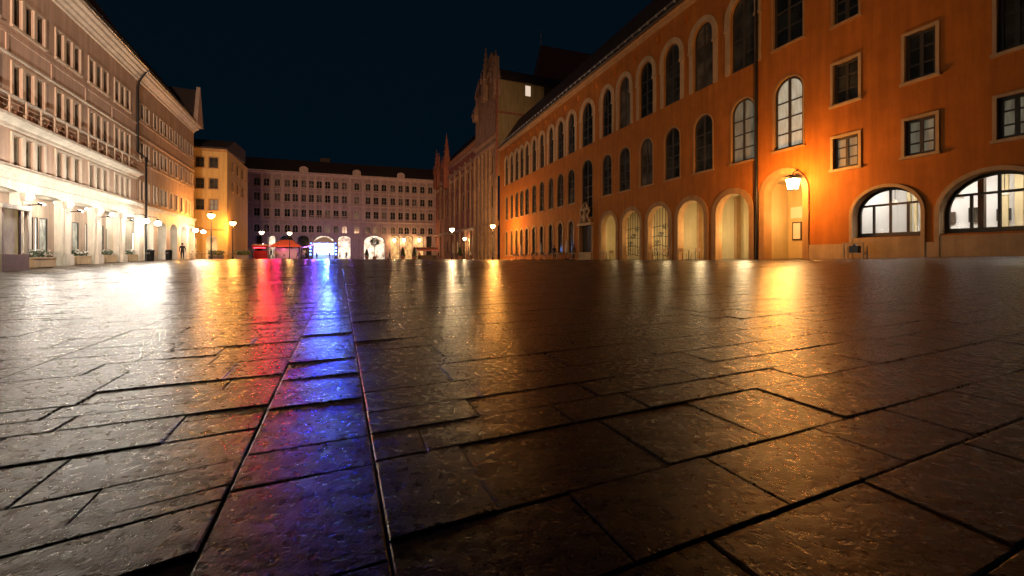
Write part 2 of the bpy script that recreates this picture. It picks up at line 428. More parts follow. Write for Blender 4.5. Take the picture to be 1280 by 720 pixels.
terrac = mat('clay_pot', (.30, .14, .08), rough=.8)
yellowin = mat('pale_yellow_render', (.62, .50, .27), rough=.85, var=.12, scale=.7, stain=.12)
whitein = mat('white_wall_paint', (.72, .70, .66), rough=.85, var=.06)
gl = glass('dark_glass'); gl2 = glass('grey_glass', (.022, .024, .022)); glc = glass('curtained_glass', (.055, .05, .04), .15); glb = glass('brown_glass', (.035, .028, .018))
glclear = glass('clear_glass', (.02, .02, .02), clear=.9)
lit_curt = emat('lit_curtain', (.95, .88, .66), .42, (.62, .52, .34), (5, 5, .8))
lit_dim = emat('dim_curtain', (.75, .68, .45), .14, (.25, .22, .13), (5, 5, .8))
lit_shop = emat('lit_shop_glass', (1.0, .95, .86), 2.6, (.30, .26, .16), (1.3, 1.3, .25))
lit_dimshop = emat('dim_shop_glass', (.75, .70, .5), .55, (.12, .12, .07), (2.5, 2.5, 1.2))
lit_warm = emat('lit_warm_glass', (1.0, .55, .18), 1.1, (.30, .13, .03), (.8, .8, .5))
lampw = emat('white_lamp_glass', (1.0, .93, .80), 45)
lampo = emat('amber_lamp_glass', (1.0, .52, .16), 40)
lampy = emat('warm_lamp_glass', (1.0, .74, .40), 36)

def light(name, loc, power, col, rad=.15, spot=None, aim=None, parent=None, blend=.6):
    l = bpy.data.lights.new(name, 'SPOT' if spot else 'POINT'); l.energy = power; l.color = col; l.shadow_soft_size = rad
    if spot: l.spot_size = R(spot); l.spot_blend = blend
    o = bpy.data.objects.new(name, l); COL.objects.link(o); o.location = loc
    if aim is not None: o.rotation_euler = (Vector(aim)-Vector(loc)).to_track_quat('-Z', 'Y').to_euler()
    return o

# ================================================================== LEFT FACADE (x axis runs away from the camera)
KL = 8300.0; TL = -.463; NL = math.sqrt(1+TL*TL); UL = KL/F
def left_point(Y, out=0.0):
    x = -UL+TL*Y; return (x+out/NL, Y+out*.463/NL)
AL = math.atan2(1, TL)
def hl(r): return r*UL+EYE
# --- arcade building
Ys, Ye = 10.0, 35.55
ax, ay = left_point(Ys)
A = thing('arcade_building', 'long beige building with a brightly lit white arcade and triple windows, nearest on the left', 'building', (ax, ay, 0), AL)
def lx(Y): return (Y-Ys)*NL
Len = lx(Ye)
ops = []; wins = []; bays = []
k = -4
while True:
    c = 22.55+3.5*k; k += 1
    if c-1.3 < Ys: continue
    if c+1.3 > Ye: break
    bays.append(c)
for c in bays:
    for (za, zb, kind) in ((.738, .84, 'a'), (.512, .615, 'b'), (.284, .387, 'c')):
        for j in (-1, 0, 1):
            xc = lx(c)+j*.98
            o = dict(x0=xc-.36, x1=xc+.36, z0=hl(za), z1=hl(zb)); ops.append(o); wins.append((o, kind))
zband = hl(.20); ztop = hl(.995)
mb = MB(); wall_mesh(mb, 0, Len, hl(.2795), ztop-.35, ops, .3, plaster)
mb.box(0, Len, .35, 9, zband+1.6, ztop-.4, plaster)
mb.build('wall', A)
for (o, kd) in wins: add_window(A, o, woodl, rnd.choice((gl, gl2, gl) if kd != 'c' else (glb, gl2, glb)), creamt if kd != 'c' else stonew, sur=.13, proud=.07, nx=1, nz=1)
# white band and arcade
mb = MB(); aops = []
pc = [23.35+3.5*j for j in range(-3, 4)]
pc = [c for c in pc if c-1.2 > Ys and c+1.2 < Ye+.4]
for c in pc: aops.append(dict(x0=lx(c)-1.38, x1=lx(c)+1.38, z0=-.6, z1=zband+.12, rise=.14))
wall_mesh(mb, 0, Len, -.6, hl(.2795), aops, .32, stonew, y=-.35)
mb.box(0, Len, -.35, .3, hl(.2795), hl(.2795)+.06, stonew)
mb.box(0, Len, .40, 3.4, zband+.35, zband+.5, stonew)
mb.build('arcade_wall', A)
mb = MB(); ledge(mb, 0, Len, hl(.255), stonew, y=-.35); ledge(mb, 0, Len, zband+.55, stonew, [(0, 0), (-.08, .02), (-.08, .12), (0, .14)], y=-.35)
mb.build('arcade_moulding', A)
for j in range(len(pc)+1):                           # piers with base, pilaster and capital
    c = (pc[j] if j < len(pc) else pc[-1]+3.5)-1.75; x = lx(c)
    if x+.5 > Len: break
    p = MB(); p.box(x-.26, x+.26, -.41, -.35, -.3, zband-.25, stonew); p.box(x-.42, x+.42, -.55, -.352, -.3, .62, stonew)
    p.box(x-.40, x+.40, -.56, -.353, zband-.25, zband-.02, stonew); p.box(x-.35, x+.35, -.51, -.354, zband-.42, zband-.252, stonew)
    p.box(x-.36, x+.36, -.53, -.356, .62, .70, stonew)
    po = p.build('pier', A)
# back wall of the arcade with shop windows
mb = MB(); sops = []
for c in pc:
    for (q0, q1, kd) in ((-1.45, -1.12, 1), (-1.0, .02, 0), (.12, .50, 1), (.6, 1.5, 2)): sops.append((dict(x0=lx(c)+q0, x1=lx(c)+q1, z0=.45, z1=3.1), kd))
wall_mesh(mb, 0, Len, -.3, zband+.36, [o for o, k_ in sops], .12, plaster2, y=2.0)
mb.build('arcade_back_wall', A)
for o, kd in sops:
    f, p, s = win_meshes(o['x1']-o['x0'], o['z1']-o['z0'], 0, 'shop', woodd, (gl2, lit_shop, lit_dimshop)[kd], None, nx=1, nz=1)
    wo_ = place(f, 'shop_window', A, ((o['x0']+o['x1'])/2, 2.0-.1, o['z0'])); place(p, 'pane', wo_)
# frieze, railing, mouldings, cornice
mb = MB(); zb0 = hl(.425); zb1 = hl(.50)
ledge(mb, 0, Len, hl(.402), stonew, [(0, 0), (-.12, .05), (-.12, .2), (-.28, .34), (-.55, .42), (-.55, .56), (0, .56)])
mb.build('balcony_moulding', A)
mb = MB()
for i in range(int(Len/1.28)): mb.box(.1+i*1.28, .17+i*1.28, -.36, -.30, zb0+.12, zb1-.02, creamt)
mb.box(0, Len, -.38, -.28, zb1-.03, zb1+.04, stonew)
for q in range(3): mb.box(0, Len, -.345, -.325, zb0+.3+q*.28, zb0+.325+q*.28, creamt)
mb.build('balcony_railing', A)
mb = MB(); x = .2
while x < Len-.3:                                    # carved relief behind the rail
    k_ = rnd.random(); cz = zb0+.55+rnd.uniform(-.15, .15); m_q = terrac if rnd.random() < .55 else creamt
    if k_ < .45:
        a0 = rnd.uniform(0, 6); mb.tube([(x+.24*(1-t/9)*math.cos(a0+t*.8), -.05, cz+.3*(1-t/9)*math.sin(a0+t*.8)) for t in range(8)], [.07-.005*t for t in range(8)], m_q, 5)
    elif k_ < .8: mb.ball(x, -.02, cz, rnd.uniform(.10, .2), m_q, 7)
    else: mb.box(x-.1, x+.1, -.08, 0, zb0+.2, zb1-.2, m_q)
    x += rnd.uniform(.22, .42)
mb.build('frieze_ornament', A)
mb = MB(); ledge(mb, 0, Len, hl(.634), stonew, [(0, 0), (-.10, .03), (-.10, .12), (0, .15)])
ledge(mb, 0, Len, hl(.70), plaster, [(0, 0), (-.04, .02), (-.04, .22), (0, .24)])
for c in bays: mb.box(lx(c)-1.75-.10, lx(c)-1.75+.10, -.05, 0, hl(.645), hl(.70), plaster)
mb.build('string_course', A)
mb = MB(); ledge(mb, 0, Len+.02, ztop-.95, stonew, [(0, 0), (-.10, .05), (-.14, .2), (-.30, .32), (-.34, .45), (-.55, .56), (-.60, .72), (-.78, .80), (-.80, .95), (.4, .95)])
mb.build('cornice', A)
def roof_slope(parent, x0, x1, z, m, depth=3.0, rise=4.8, yo=-.78, back=9, name='roof'):
    mb = MB(); mb.prism([(yo+.1, z), (yo+.15+depth, z+rise), (back+1-depth, z+rise), (back+.5, z)], x0, x1, m)
    r = mb.build(name, parent)
    g = MB(); t = .17
    for k in range(int((x1-x0)/1.1)):
        x = x0+.5+k*1.1; yy = yo+.15+depth*t; g.box(x-.05, x+.05, yy-.16, yy, z+rise*t, z+rise*t+.22, pale_metal)
    for hz in (.08, .2): g.box(x0+.3, x1-.3, yo+.15+depth*t-.12, yo+.15+depth*t-.09, z+rise*t+hz, z+rise*t+hz+.03, pale_metal)
    g.build('snow_guard', r)
    u = MB(); u.prism([(yo-.02, z+.005), (yo-.10, z+.03), (yo-.10, z+.15), (yo+.09, z+.15), (yo+.09, z+.005)], x0, x1, zinc); u.build('gutter', parent)
    return r
roof_slope(A, 0, Len, ztop, roofm)
mb = MB(); mb.tube([(Len-.05, -.75, ztop), (Len-.05, -.2, ztop-1.1), (Len-.05, -.12, ztop-1.6), (Len-.05, -.12, hl(.53)+.3), (Len-.05, -.68, hl(.52)), (Len-.05, -.68, 0)], .085, metalm, 8); mb.build('downpipe', A)

# --- corner house next to it, ends in a gabled bay
Ys2, Ye2 = 35.60, 51.3
bx_, by_ = left_point(Ys2)
B = thing('gabled_corner_house', 'beige house right of the black downpipe, with a pointed gable at its far corner', 'building', (bx_, by_, 0), AL)
def lx2(Y): return (Y-Ys2)*NL
Len2 = lx2(Ye2); ops = []; wins = []
cols = [36.6, 37.75, 39.5, 41.0, 42.1, 43.6, 45.1, 46.7, 48.4, 49.5, 50.5]
for c in cols:
    for (za, zb) in ((.742, .825), (.523, .613), (.30, .40)):
        xc = lx2(c); o = dict(x0=xc-.36, x1=xc+.36, z0=hl(za), z1=hl(zb)); ops.append(o); wins.append(o)
zt2 = hl(.985)
aops = [dict(x0=lx2(c)-1.15, x1=lx2(c)+1.15, z0=-.6, z1=hl(.20), rise=.6) for c in (37.7, 40.9, 44.1, 47.3, 50.0)]
mb = MB(); wall_mesh(mb, 0, Len2, hl(.27), zt2-.3, ops, .3, plaster2); mb.box(0, Len2, .35, 9, hl(.2)+.8, zt2-.35, plaster2)
mb.face([(Len2, 0, -.5), (Len2, 9, -.5), (Len2, 9, zt2-.3), (Len2, 0, zt2-.3)], plaster2)
mb.build('wall', B)
mb = MB(); wall_mesh(mb, 0, Len2, -.6, hl(.27), aops, .7, stonew, y=-.12); mb.box(0, Len2, -.12, .3, hl(.27), hl(.27)+.05, stonew)
mb.box(0, Len2, .6, 3.2, hl(.2)+.35, hl(.2)+.45, stonew); mb.build('arcade_wall', B)
for o in wins: add_window(B, o, woodl, rnd.choice((gl, gl2, glb)), creamt, sur=.11, proud=.06, nx=1, nz=1)
mb = MB(); sops = [dict(x0=lx2(c)-.8, x1=lx2(c)+.8, z0=.5, z1=3.0) for c in (37.7, 40.9, 44.1, 47.3)]
wall_mesh(mb, 0, Len2, -.4, hl(.2)+.36, sops, .12, stonew, y=3.1); mb.build('arcade_back_wall', B)
for i, o in enumerate(sops):
    f, p, s = win_meshes(o['x1']-o['x0'], o['z1']-o['z0'], 0, 'shop', woodd, lit_shop, None, nx=1, nz=1)
    wo_ = place(f, 'shop_window', B, ((o['x0']+o['x1'])/2, 3.0, o['z0'])); place(p, 'pane', wo_)
mb = MB(); ledge(mb, 0, Len2, hl(.255), stonew, y=-.12); ledge(mb, 0, Len2, hl(.495), plaster2, [(0, 0), (-.10, .03), (-.10, .2), (0, .23)])
ledge(mb, 0, Len2, hl(.64), plaster2, [(0, 0), (-.10, .03), (-.10, .14), (0, .17)]); ledge(mb, 0, Len2, hl(.72), plaster2, [(0, 0), (-.10, .03), (-.10, .14), (0, .17)])
mb.build('string_course', B)
mb = MB(); ledge(mb, 0, Len2, zt2-.8, stonew, [(0, 0), (-.10, .05), (-.14, .2), (-.34, .35), (-.55, .46), (-.60, .62), (-.75, .68), (-.78, .8), (.4, .8)]); mb.build('cornice', B)
roof_slope(B, 0, Len2-2.2, zt2, roofm, depth=3.2)
# gabled bay: pediment facing the square, steep roof behind it
mb = MB(); g0, g1 = Len2-2.6, Len2+.25; gm = (g0+g1)/2
mb.prism([(g0, zt2-.1), (g1, zt2-.1), (gm+.5, zt2+3.2), (gm, zt2+4.7), (gm-.5, zt2+3.2)], -.95, -.55, plaster2, 'y')
mb.build('gable', B)
mb = MB(); mb.prism([(g0+.1, zt2), (g1-.1, zt2), (gm, zt2+4.3)], -.548, 6, roofm, 'y'); mb.build('gable_roof', B)

# --- ochre house
NO = math.sqrt(1+.36**2); ox, oy = pos(284, 58)
OC = thing('ochre_house', 'yellow-orange plastered house glowing in lamp light left of the far block', 'building', (ox, oy, 0), math.atan2(.36, 1))
hO = (HZ-187.5)/F*58+EYE
ops = []; wl = [(-1.62, 1.05), (-3.25, 1.05), (-4.9, .7), (-6.6, 1.0)]
rows = [(hO-2.65, hO-1.2), (hO-5.6, hO-4.15), (hO-8.6, hO-7.1)]
for xc, wd in wl:
    for a, c in rows: ops.append(dict(x0=xc-wd/2-.0, x1=xc+wd/2, z0=a, z1=c))
arch_o = [dict(x0=-2.6, x1=-1.2, z0=-.8, z1=3.4, rise=.7), dict(x0=-5.3, x1=-3.6, z0=-.8, z1=3.4, rise=.8)]
mb = MB(); wall_mesh(mb, -12, 0, -1, hO, ops+arch_o, .3, ochre); 
for o in arch_o: mb.face([(o['x0']-.1, .35, -1), (o['x1']+.1, .35, -1), (o['x1']+.1, .35, 3.6), (o['x0']-.1, .35, 3.6)], lit_warm)
# side towards the far block
T2 = Vector((-.41, 1)).normalized(); fx = Vector((1, .36)).normalized(); fy = Vector((-fx.y, fx.x))
sxv = Vector((T2.dot(fx), T2.dot(fy)))*13.2
for zz0, zz1 in ((-1.2, hO),):
    mb.face([(0, 0, zz0), (sxv.x, sxv.y, zz0), (sxv.x, sxv.y, zz1), (0, 0, zz1)], ochre)
mb.face([(-12, .5, hO), (0, .0, hO), (sxv.x, sxv.y, hO), (-12, sxv.y, hO)], roofm)
mb.build('wall', OC)
for i, o in enumerate(ops): add_window(OC, o, woodd, lit_dim if i in (2,) else gl2, trim, sur=.12, proud=.05, nx=2, nz=2)
for (t0, z0_) in ((3.0, rows[0][0]), (6.2, rows[0][0]), (9.4, rows[0][0]), (3.0, rows[1][0]), (6.2, rows[1][0]), (9.4, rows[1][0])):
    f, p, s = win_meshes(1.0, 1.45, 0, '', woodd, gl2, trim, sur=.12, proud=.05, nx=2, nz=2)
    d_ = sxv.normalized(); wo_ = place(f, 'window', OC, (d_.x*t0+.10, d_.y*t0, z0_), math.atan2(d_.y, d_.x)); place(p, 'pane', wo_); place(s, 'surround', wo_)
    wo_.location = (d_.x*t0+d_.y*.17, d_.y*t0-d_.x*.17, z0_)
mb = MB(); mb.prism([(-.35, hO), (-.35, hO+.2), (3.2, hO+2.0), (9, hO+2.0), (9, hO)], -12, .1, roofm); mb.build('roof', OC)
mb = MB(); ledge(mb, -12, .05, 4.1, trim, [(0, 0), (-.10, .03), (-.10, .16), (0, .2)]); mb.build('string_course', OC)
mb = MB(); ledge(mb, -12, .05, hO-.35, trim, [(0, 0), (-.2, .12), (-.3, .33), (0, .33)]); mb.build('cornice', OC)

# ================================================================== FAR BLOCK
SF = .36; NF = math.sqrt(1+SF*SF); fx0, fy0 = pos(300, 109)
def farY(px):
    a = (px-640)/F; return (fy0-SF*fx0)/(1-SF*a)
def farx(px): return ((px-640)/F*farY(px)-fx0)*NF
FB = thing('palatial_block', 'wide grey-rose stone block with window rows and pilasters closing the far end', 'building', (fx0, fy0, 0), math.atan2(SF, 1))
LF0, LF1 = farx(296), farx(575)
def fh(px, y): return (HZ-y)/F*farY(px)+EYE
hF = fh(400, 217.5); 
zr = [(fh(400, 235.5), fh(400, 226.0)), (fh(400, 253.2), fh(400, 243.6)), (fh(400, 272.0), fh(400, 262.3)), (fh(400, 291), fh(400, 281.5))]
wpx = [321, 333, 346.5, 359, 369, 380, 389, 399, 409.5, 420, 430.5, 446, 460, 470, 480, 491, 501, 508.5, 518, 528, 538]
ops = []
for px in wpx:
    xc = farx(px)
    for i, (a, c) in enumerate(zr): ops.append(dict(x0=xc-.72, x1=xc+.72, z0=a, z1=c, rise=(.45 if i == 0 else .7 if i == 3 else 0)))
gar = []
for (p0, p1, kind) in ((318, 328, 'd'), (334, 344, 'w'), (350, 366, 'd'), (372, 386, 'd'), (391, 417, 'b'), (422, 438, 'w'), (455, 481, 'w'), (489, 500, 'o'), (506, 516, 'o'), (521, 530, 'o'), (533, 540, 'd')):
    gar.append((dict(x0=farx(p0), x1=farx(p1), z0=-1.4, z1=fh((p0+p1)/2, 294.5), rise=(farx(p1)-farx(p0))*.32), kind))
mb = MB(); wall_mesh(mb, LF0, LF1, -1.6, hF-.5, ops+[g[0] for g in gar], .5, farst)
mb.face([(LF0, 0, -1.5), (LF0, 14, -1.5), (LF0, 14, hF), (LF0, 0, hF)], farst)
mb.build('wall', FB)
for i, o in enumerate(ops): add_window(FB, o, woodl, rnd.choice((gl, gl, gl2, glc)), fartrim, sur=.2, proud=.12, nx=2, nz=2, fw=.08)
lit_far = emat('far_shop_light', (1.0, .84, .62), 1.5, (.28, .18, .12), (.5, .5, .45))
km = {'d': gl2, 'w': lit_far, 'b': lit_far, 'o': lit_warm}
for o, kd in gar:
    mb = MB(); P = outline(dict(o, rise=o['rise'])); mb.face([(a, 2.5, c) for a, c in reversed(P)], km[kd]); 
    g = mb.build('arcade_glazing', FB)
mb = MB(); mb.box(LF0, LF1, .5, 2.6, fh(400, 293), fh(400, 292), farst)
for o, kd in gar:
    for x in (o['x0'], o['x1']): mb.face([(x, .5, -1.5), (x, 2.5, -1.5), (x, 2.5, o['z1']), (x, .5, o['z1'])], farst)
mb.build('arcade_vault', FB)
mb = MB()
for px in (327, 340, 353, 364.5, 374.5, 384.5, 394, 404, 414.5, 425.5, 437, 454, 465, 475, 485.5, 496, 505, 513, 523, 533):
    x = farx(px); big = px in (374.5, 384.5, 437, 454, 496, 505)
    mb.box(x-(.38 if big else .26), x+(.38 if big else .26), -.22, 0, zr[2][0]-.9, hF-.6, fartrim)
pil = mb.build('pilasters', FB); pil.name = 'pilaster_order'
mb = MB(); ledge(mb, LF0, LF1, hF-.9, fartrim, [(0, 0), (-.3, .2), (-.35, .6), (-.9, .8), (-.9, 1.0), (.4, 1.0)])
for z in (zr[2][0]-1.1, zr[1][0]-.85, zr[0][0]-.85): ledge(mb, LF0, LF1, z, fartrim, [(0, 0), (-.28, .08), (-.3, .3), (0, .36)])
mb.build('cornice', FB)
mb = MB(); x0, x1 = farx(388), farx(437); zb = zr[2][0]+.0     # balcony over the lit arches
mb.box(x0, x1, -1.3, -.31, zb-.75, zb-.5, fartrim)
for i in range(int((x1-x0)/.45)): mb.lathe(x0+.2+i*.45, -1.2, [(zb-.5, .08), (zb-.2, .13), (zb, .06), (zb+.35, .1)], fartrim, 6)
mb.box(x0, x1, -1.3, -1.08, zb+.35, zb+.48, fartrim); mb.build('balcony', FB)
for px in (380, 446, 501):
    x = farx(px); mb = MB(); mb.prism([(x-1.1, hF+.1), (x-1.1, hF+1.1)]+[(x+1.1*math.cos(math.pi*(1-t/8)), hF+1.1+.7*math.sin(math.pi*t/8)) for t in range(1, 8)]+[(x+1.1, hF+1.1), (x+1.1, hF+.1)], -.5, .3, fartrim, 'y'); mb.build('parapet_shell', FB)
mb = MB(); mb.prism([(-.6, hF+.1), (5.5, hF+4.6), (10, hF+4.6), (14, hF+.1)], LF0, LF1, roofm); rf = mb.build('roof', FB)
mb = MB(); xk = farx(404); mb.box(xk-1.3, xk+1.3, 5.8, 7.5, hF+3.5, hF+5.5, roofm); mb.box(xk-1.45, xk+1.45, 5.6, 7.7, hF+5.5, hF+5.8, roofm); mb.build('chimney', rf)

# ================================================================== RIGHT FACADE (x axis runs towards the camera)
TR = -.357; NR = math.sqrt(1+TR*TR); UR = 24.35; KR = UR*F
AR = math.atan2(-1, -TR)
YR0 = 74.4
def right_point(Y): return (UR+TR*Y, Y)
rx0, ry0 = right_point(YR0)
def rl(Y): return (YR0-Y)*NR
def rp_(px): return rl(KR/(px-458))
def hr(r): return r*UR+EYE
zeave = hr(.785)
YS = KR/(947-458)         # where the black downpipe stands: border of the two houses
RB = thing('terracotta_arcade_building', 'long terracotta-orange building with tall arched windows over lit arches on the right', 'building', (rx0, ry0, 0), AR)
xE = rl(YS)
cent = [26.4, 29.5, 32.5, 35.5, 38.5, 41.3, 45.0, 48.5, 51.2, 53.8, 56.6, 59.2, 61.8, 63.9, 66.0, 68.3, 70.8]
def wdt(i): return 1.72 if i < 6 else 2.35 if i == 6 else 1.75 if i < 9 else 1.45
ops = []; wi = []
for i, Y in enumerate(cent):
    x = rl(Y); wd = wdt(i)
    o = dict(x0=x-wd/2, x1=x+wd/2, z0=hr(.493), z1=hr(.685), rise=wd*.56); ops.append(o); wi.append((o, 'T', i))
    if i == 6: o = dict(x0=x-wd/2, x1=x+wd/2, z0=hr(.165), z1=hr(.428), rise=wd*.5)
    else: o = dict(x0=x-wd/2, x1=x+wd/2, z0=hr(.247), z1=hr(.414), rise=wd*.5)
    ops.append(o); wi.append((o, 'M', i))
    if i > 6: o = dict(x0=x-.62, x1=x+.62, z0=gz(*right_point(Y))+.75, z1=hr(.162), rise=.62); ops.append(o); wi.append((o, 'G', i))
arc = []
for Y in (27.15, 30.6, 34.0, 37.5, 41.0):
    x = rl(Y); arc.append(dict(x0=x-1.3, x1=x+1.3, z0=-.5, z1=hr(.166), rise=1.25, depth=.5))
gate = dict(x0=rl(45)-1.35, x1=rl(45)+1.35, z0=-.5, z1=hr(.135)); 
mb = MB(); wall_mesh(mb, 0, xE, -.8, zeave-.2, ops+arc+[gate], .35, terra, trim); 
mb.face([(0, 0, -1), (0, 0, zeave), (0, 12, zeave), (0, 12, -1)], terra)
mb.build('wall', RB)
for o, kd, i in wi:
    if kd == 'T': add_window(RB, o, woodd, rnd.choice((gl, gl2, gl, glc)), None, nx=2, nz=4, fw=.12, mw=.045)
    elif kd == 'M':
        lit = i in (0,); add_window(RB, o, woodd, lit_dim if lit else (glc if i in (3, 9) else gl2 if i % 3 else gl), trim, sur=.10, proud=.03, fw=.12, mw=.05, nx=2, nz=5 if i == 6 else 4, lab='arched window with a dim light behind its panes' if lit else None)
    else: add_window(RB, o, woodd, rnd.choice((gl, gl2, glb, glc)), trim, sur=.28, proud=.06, nx=2, nz=3)
# wide hood arches over the top windows standing on shared imposts
for i, Y in enumerate(cent):
    x = rl(Y); wd = wdt(i); mb = MB()
    o = dict(x0=x-wd/2, x1=x+wd/2, z0=hr(.62), z1=hr(.685), rise=wd*.56)
    P = outline(o, .06); Q = outline(o, .48); yy = -.12
    for k in range(len(P)-1):
        a, b_, c, d = Q[k], Q[k+1], P[k+1], P[k]
        mb.face([(a[0], yy, a[1]), (b_[0], yy, b_[1]), (c[0], yy, c[1]), (d[0], yy, d[1])], trim2)
        mb.face([(a[0], 0, a[1]), (b_[0], 0, b_[1]), (b_[0], yy, b_[1]), (a[0], yy, a[1])], trim2)
        mb.face([(d[0], yy, d[1]), (c[0], yy, c[1]), (c[0], 0, c[1]), (d[0], 0, d[1])], trim2)
    for q in (-1, 1):
        mb.box(x+q*(wd/2+.27)-.23, x+q*(wd/2+.27)+.23, -.16, 0, hr(.612), hr(.62), trim2)
        mb.box(x+q*(wd/2+.27)-.19, x+q*(wd/2+.27)+.19, -.06, 0, hr(.493), hr(.612)-.003, trim2)
    mb.build('hood_arch', RB)
for j, o in enumerate(arc):                     # arch surrounds of the ground arcade
    mb = MB(); P = outline(o); Q = outline(o, .38); yy = -.08
    for k in range(len(P)-1):
        a, b_, c, d = Q[k], Q[k+1], P[k+1], P[k]
        mb.face([(a[0], yy, a[1]), (b_[0], yy, b_[1]), (c[0], yy, c[1]), (d[0], yy, d[1])], trim)
        mb.face([(a[0], 0, a[1]), (b_[0], 0, b_[1]), (b_[0], yy, b_[1]), (a[0], yy, a[1])], trim)
        mb.face([(d[0], yy, d[1]), (c[0], yy, c[1]), (c[0], .02, c[1]), (d[0], .02, d[1])], trim)
    mb.build('arch_surround', RB)
# passage behind the arches
x0, x1 = arc[-1]['x0']-.8, arc[0]['x1']+.15; zc = hr(.166)+.35
mb = MB(); mb.box(x0, x1, 3.4, 3.6, -.5, zc, yellowin); mb.box(x0, x1, .5, 3.4, zc, zc+.1, yellowin); mb.box(x0-.2, x0, .5, 3.4, -.5, zc, yellowin); mb.box(x1, x1+.1, .5, 3.4, -.5, zc, yellowin)
for o in arc: 
    mb.box(o['x0']-1.25, o['x0']-1.02, 3.0, 3.4, -.5, zc-.1, trim)
mb.build('arcade_back_wall', RB)
for j, kk in ((2, 2), (3, 2)):                    # iron grilles on two lit openings at the back
    o = arc[j]; mb = MB(); xc = (o['x0']+o['x1'])/2; yg = .42
    for q in range(7): mb.tube([(xc-1.05+q*.35, yg, .6), (xc-1.05+q*.35, yg, o['z1']-1.25+math.sqrt(1.66-(-1.05+q*.35)**2)-.08)], .022, metalm, 4)
    for z in (.6, 1.4, 2.2, 3.0): mb.tube([(xc-1.28, yg, z), (xc-.2, yg+.02, z+.12), (xc+.4, yg, z-.05), (xc+1.28, yg, z+.05)], .032, metalm, 4)
    for q in range(11): mb.tube([(xc-.9+(q*.43) % 1.9+.17*math.cos(t), yg+.01, 1.0+(q % 4)*.68+.22*math.sin(t)) for t in (0, 1, 2, 3, 4, 5)], .026, metalm, 4)
    mb.build('iron_grille', RB)
for i, o in enumerate(arc):
    q = right_point(74.4-((o['x0']+o['x1'])/2)/NR)
    ins = Vector((math.cos(AR+math.pi/2), math.sin(AR+math.pi/2)))
    light('passage_fill_light', (q[0]+ins.x*1.0, q[1]+ins.y*1.0, 2.3), (230, 190, 170, 120, 60)[i], (1, .72, .36), .5)  # unseen bare light in mid-air, no lamp modelled in the passage
# portal with carved oriel under the seventh window
x = rl(45); mb = MB(); mb.box(x-1.5, x+1.5, -.45, .02, hr(.13), hr(.142), trim2); mb.box(x-1.62, x-1.36, -.25, .02, -.4, hr(.13)-.003, trim); mb.box(x+1.36, x+1.62, -.25, .02, -.4, hr(.13)-.003, trim)
mb.build('portal_frame', RB)
mb = MB()
for s_ in (-1, 1):
    mb.tube([(x+s_*1.0, -.25, hr(.142)+.15), (x+s_*.55, -.35, hr(.142)+.75), (x+s_*.95, -.3, hr(.142)+1.3), (x+s_*.4, -.3, hr(.142)+1.9), (x+s_*.15, -.2, hr(.142)+2.3)], [.10, .15, .12, .12, .05], trim2, 6)
    mb.ball(x+s_*1.0, -.25, hr(.142)+.2, .22, trim2, 8); mb.ball(x+s_*.5, -.3, hr(.142)+1.5, .18, trim2, 8)
mb.lathe(x, -.3, [(hr(.142)+.05, .3), (hr(.142)+.3, .18), (hr(.142)+.7, .34), (hr(.142)+1.1, .15), (hr(.142)+1.5, .26), (hr(.142)+1.9, .02)], trim2, 8)
mb.build('carved_crest', RB)
mb = MB(); mb.box(gate['x0'], gate['x1'], .25, .34, .95, gate['z1'], woodd)
for k in range(9): mb.box(gate['x0']+.05+k*.3, gate['x0']+.25+k*.3, .2, .25, 1.0, gate['z1']-.1, woodd)
mb.box(gate['x0'], gate['x1'], -.35, .24, -.4, .93, trim2); mb.build('gate', RB)
mb = MB(); ledge(mb, 0, xE, zeave-.42, trim, [(0, 0), (-.12, .08), (-.2, .3), (-.35, .42), (0, .42)]); mb.build('cornice', RB)
roof_slope(RB, 0, xE, zeave, roofm, depth=4, rise=5.9, yo=-.5, back=14)
mb = MB()
for i, Y in enumerate(cent[:-1]):
    xx = (rl(Y)+rl(cent[i+1]))/2; mb.box(xx-.11, xx+.11, -.22, .0, zeave-1.55, zeave-1.0, terra)
mb.build('eave_anchor', RB)

# --- right house with lunette windows
xE2 = rl(9.0)
RH = thing('orange_lunette_house', 'orange plastered house at the right edge with white-lit lunette windows', 'building', (rx0, ry0, 0), AR)
rops = []; rw = []
for (Ya, Yb) in ((21.28, 20.18), (18.45, 17.44), (15.75, 14.85), (13.2, 12.4)):
    for (a, c, t) in ((.318, .404, 'U'), (.181, .247, 'L'), (.488, .58, 'X')):
        o = dict(x0=rl(Ya), x1=rl(Yb), z0=hr(a), z1=hr(c)); rops.append(o); rw.append((o, t, Ya))
o = dict(x0=rl(24.35), x1=rl(22.75), z0=hr(.252), z1=hr(.421), rise=.85); rops.append(o); rw.append((o, 'A', 0))
o = dict(x0=rl(24.40), x1=rl(22.75), z0=hr(.500), z1=hr(.69), rise=.85); rops.append(o); rw.append((o, 'B', 0))
door = dict(x0=rl(24.95), x1=rl(22.75), z0=-.3, z1=hr(.193), rise=1.15, depth=.6)
lu1 = dict(x0=rl(20.42), x1=rl(17.90), z0=hr(.034), z1=hr(.130), rise=1.22, depth=.55)
lu2 = dict(x0=rl(17.32), x1=rl(14.35), z0=hr(.036), z1=hr(.134), rise=1.50, depth=.55)
mb = MB(); wall_mesh(mb, xE+.001, xE2, -.8, zeave, rops+[door, lu1, lu2], .28, terra2, trim); mb.build('wall', RH)
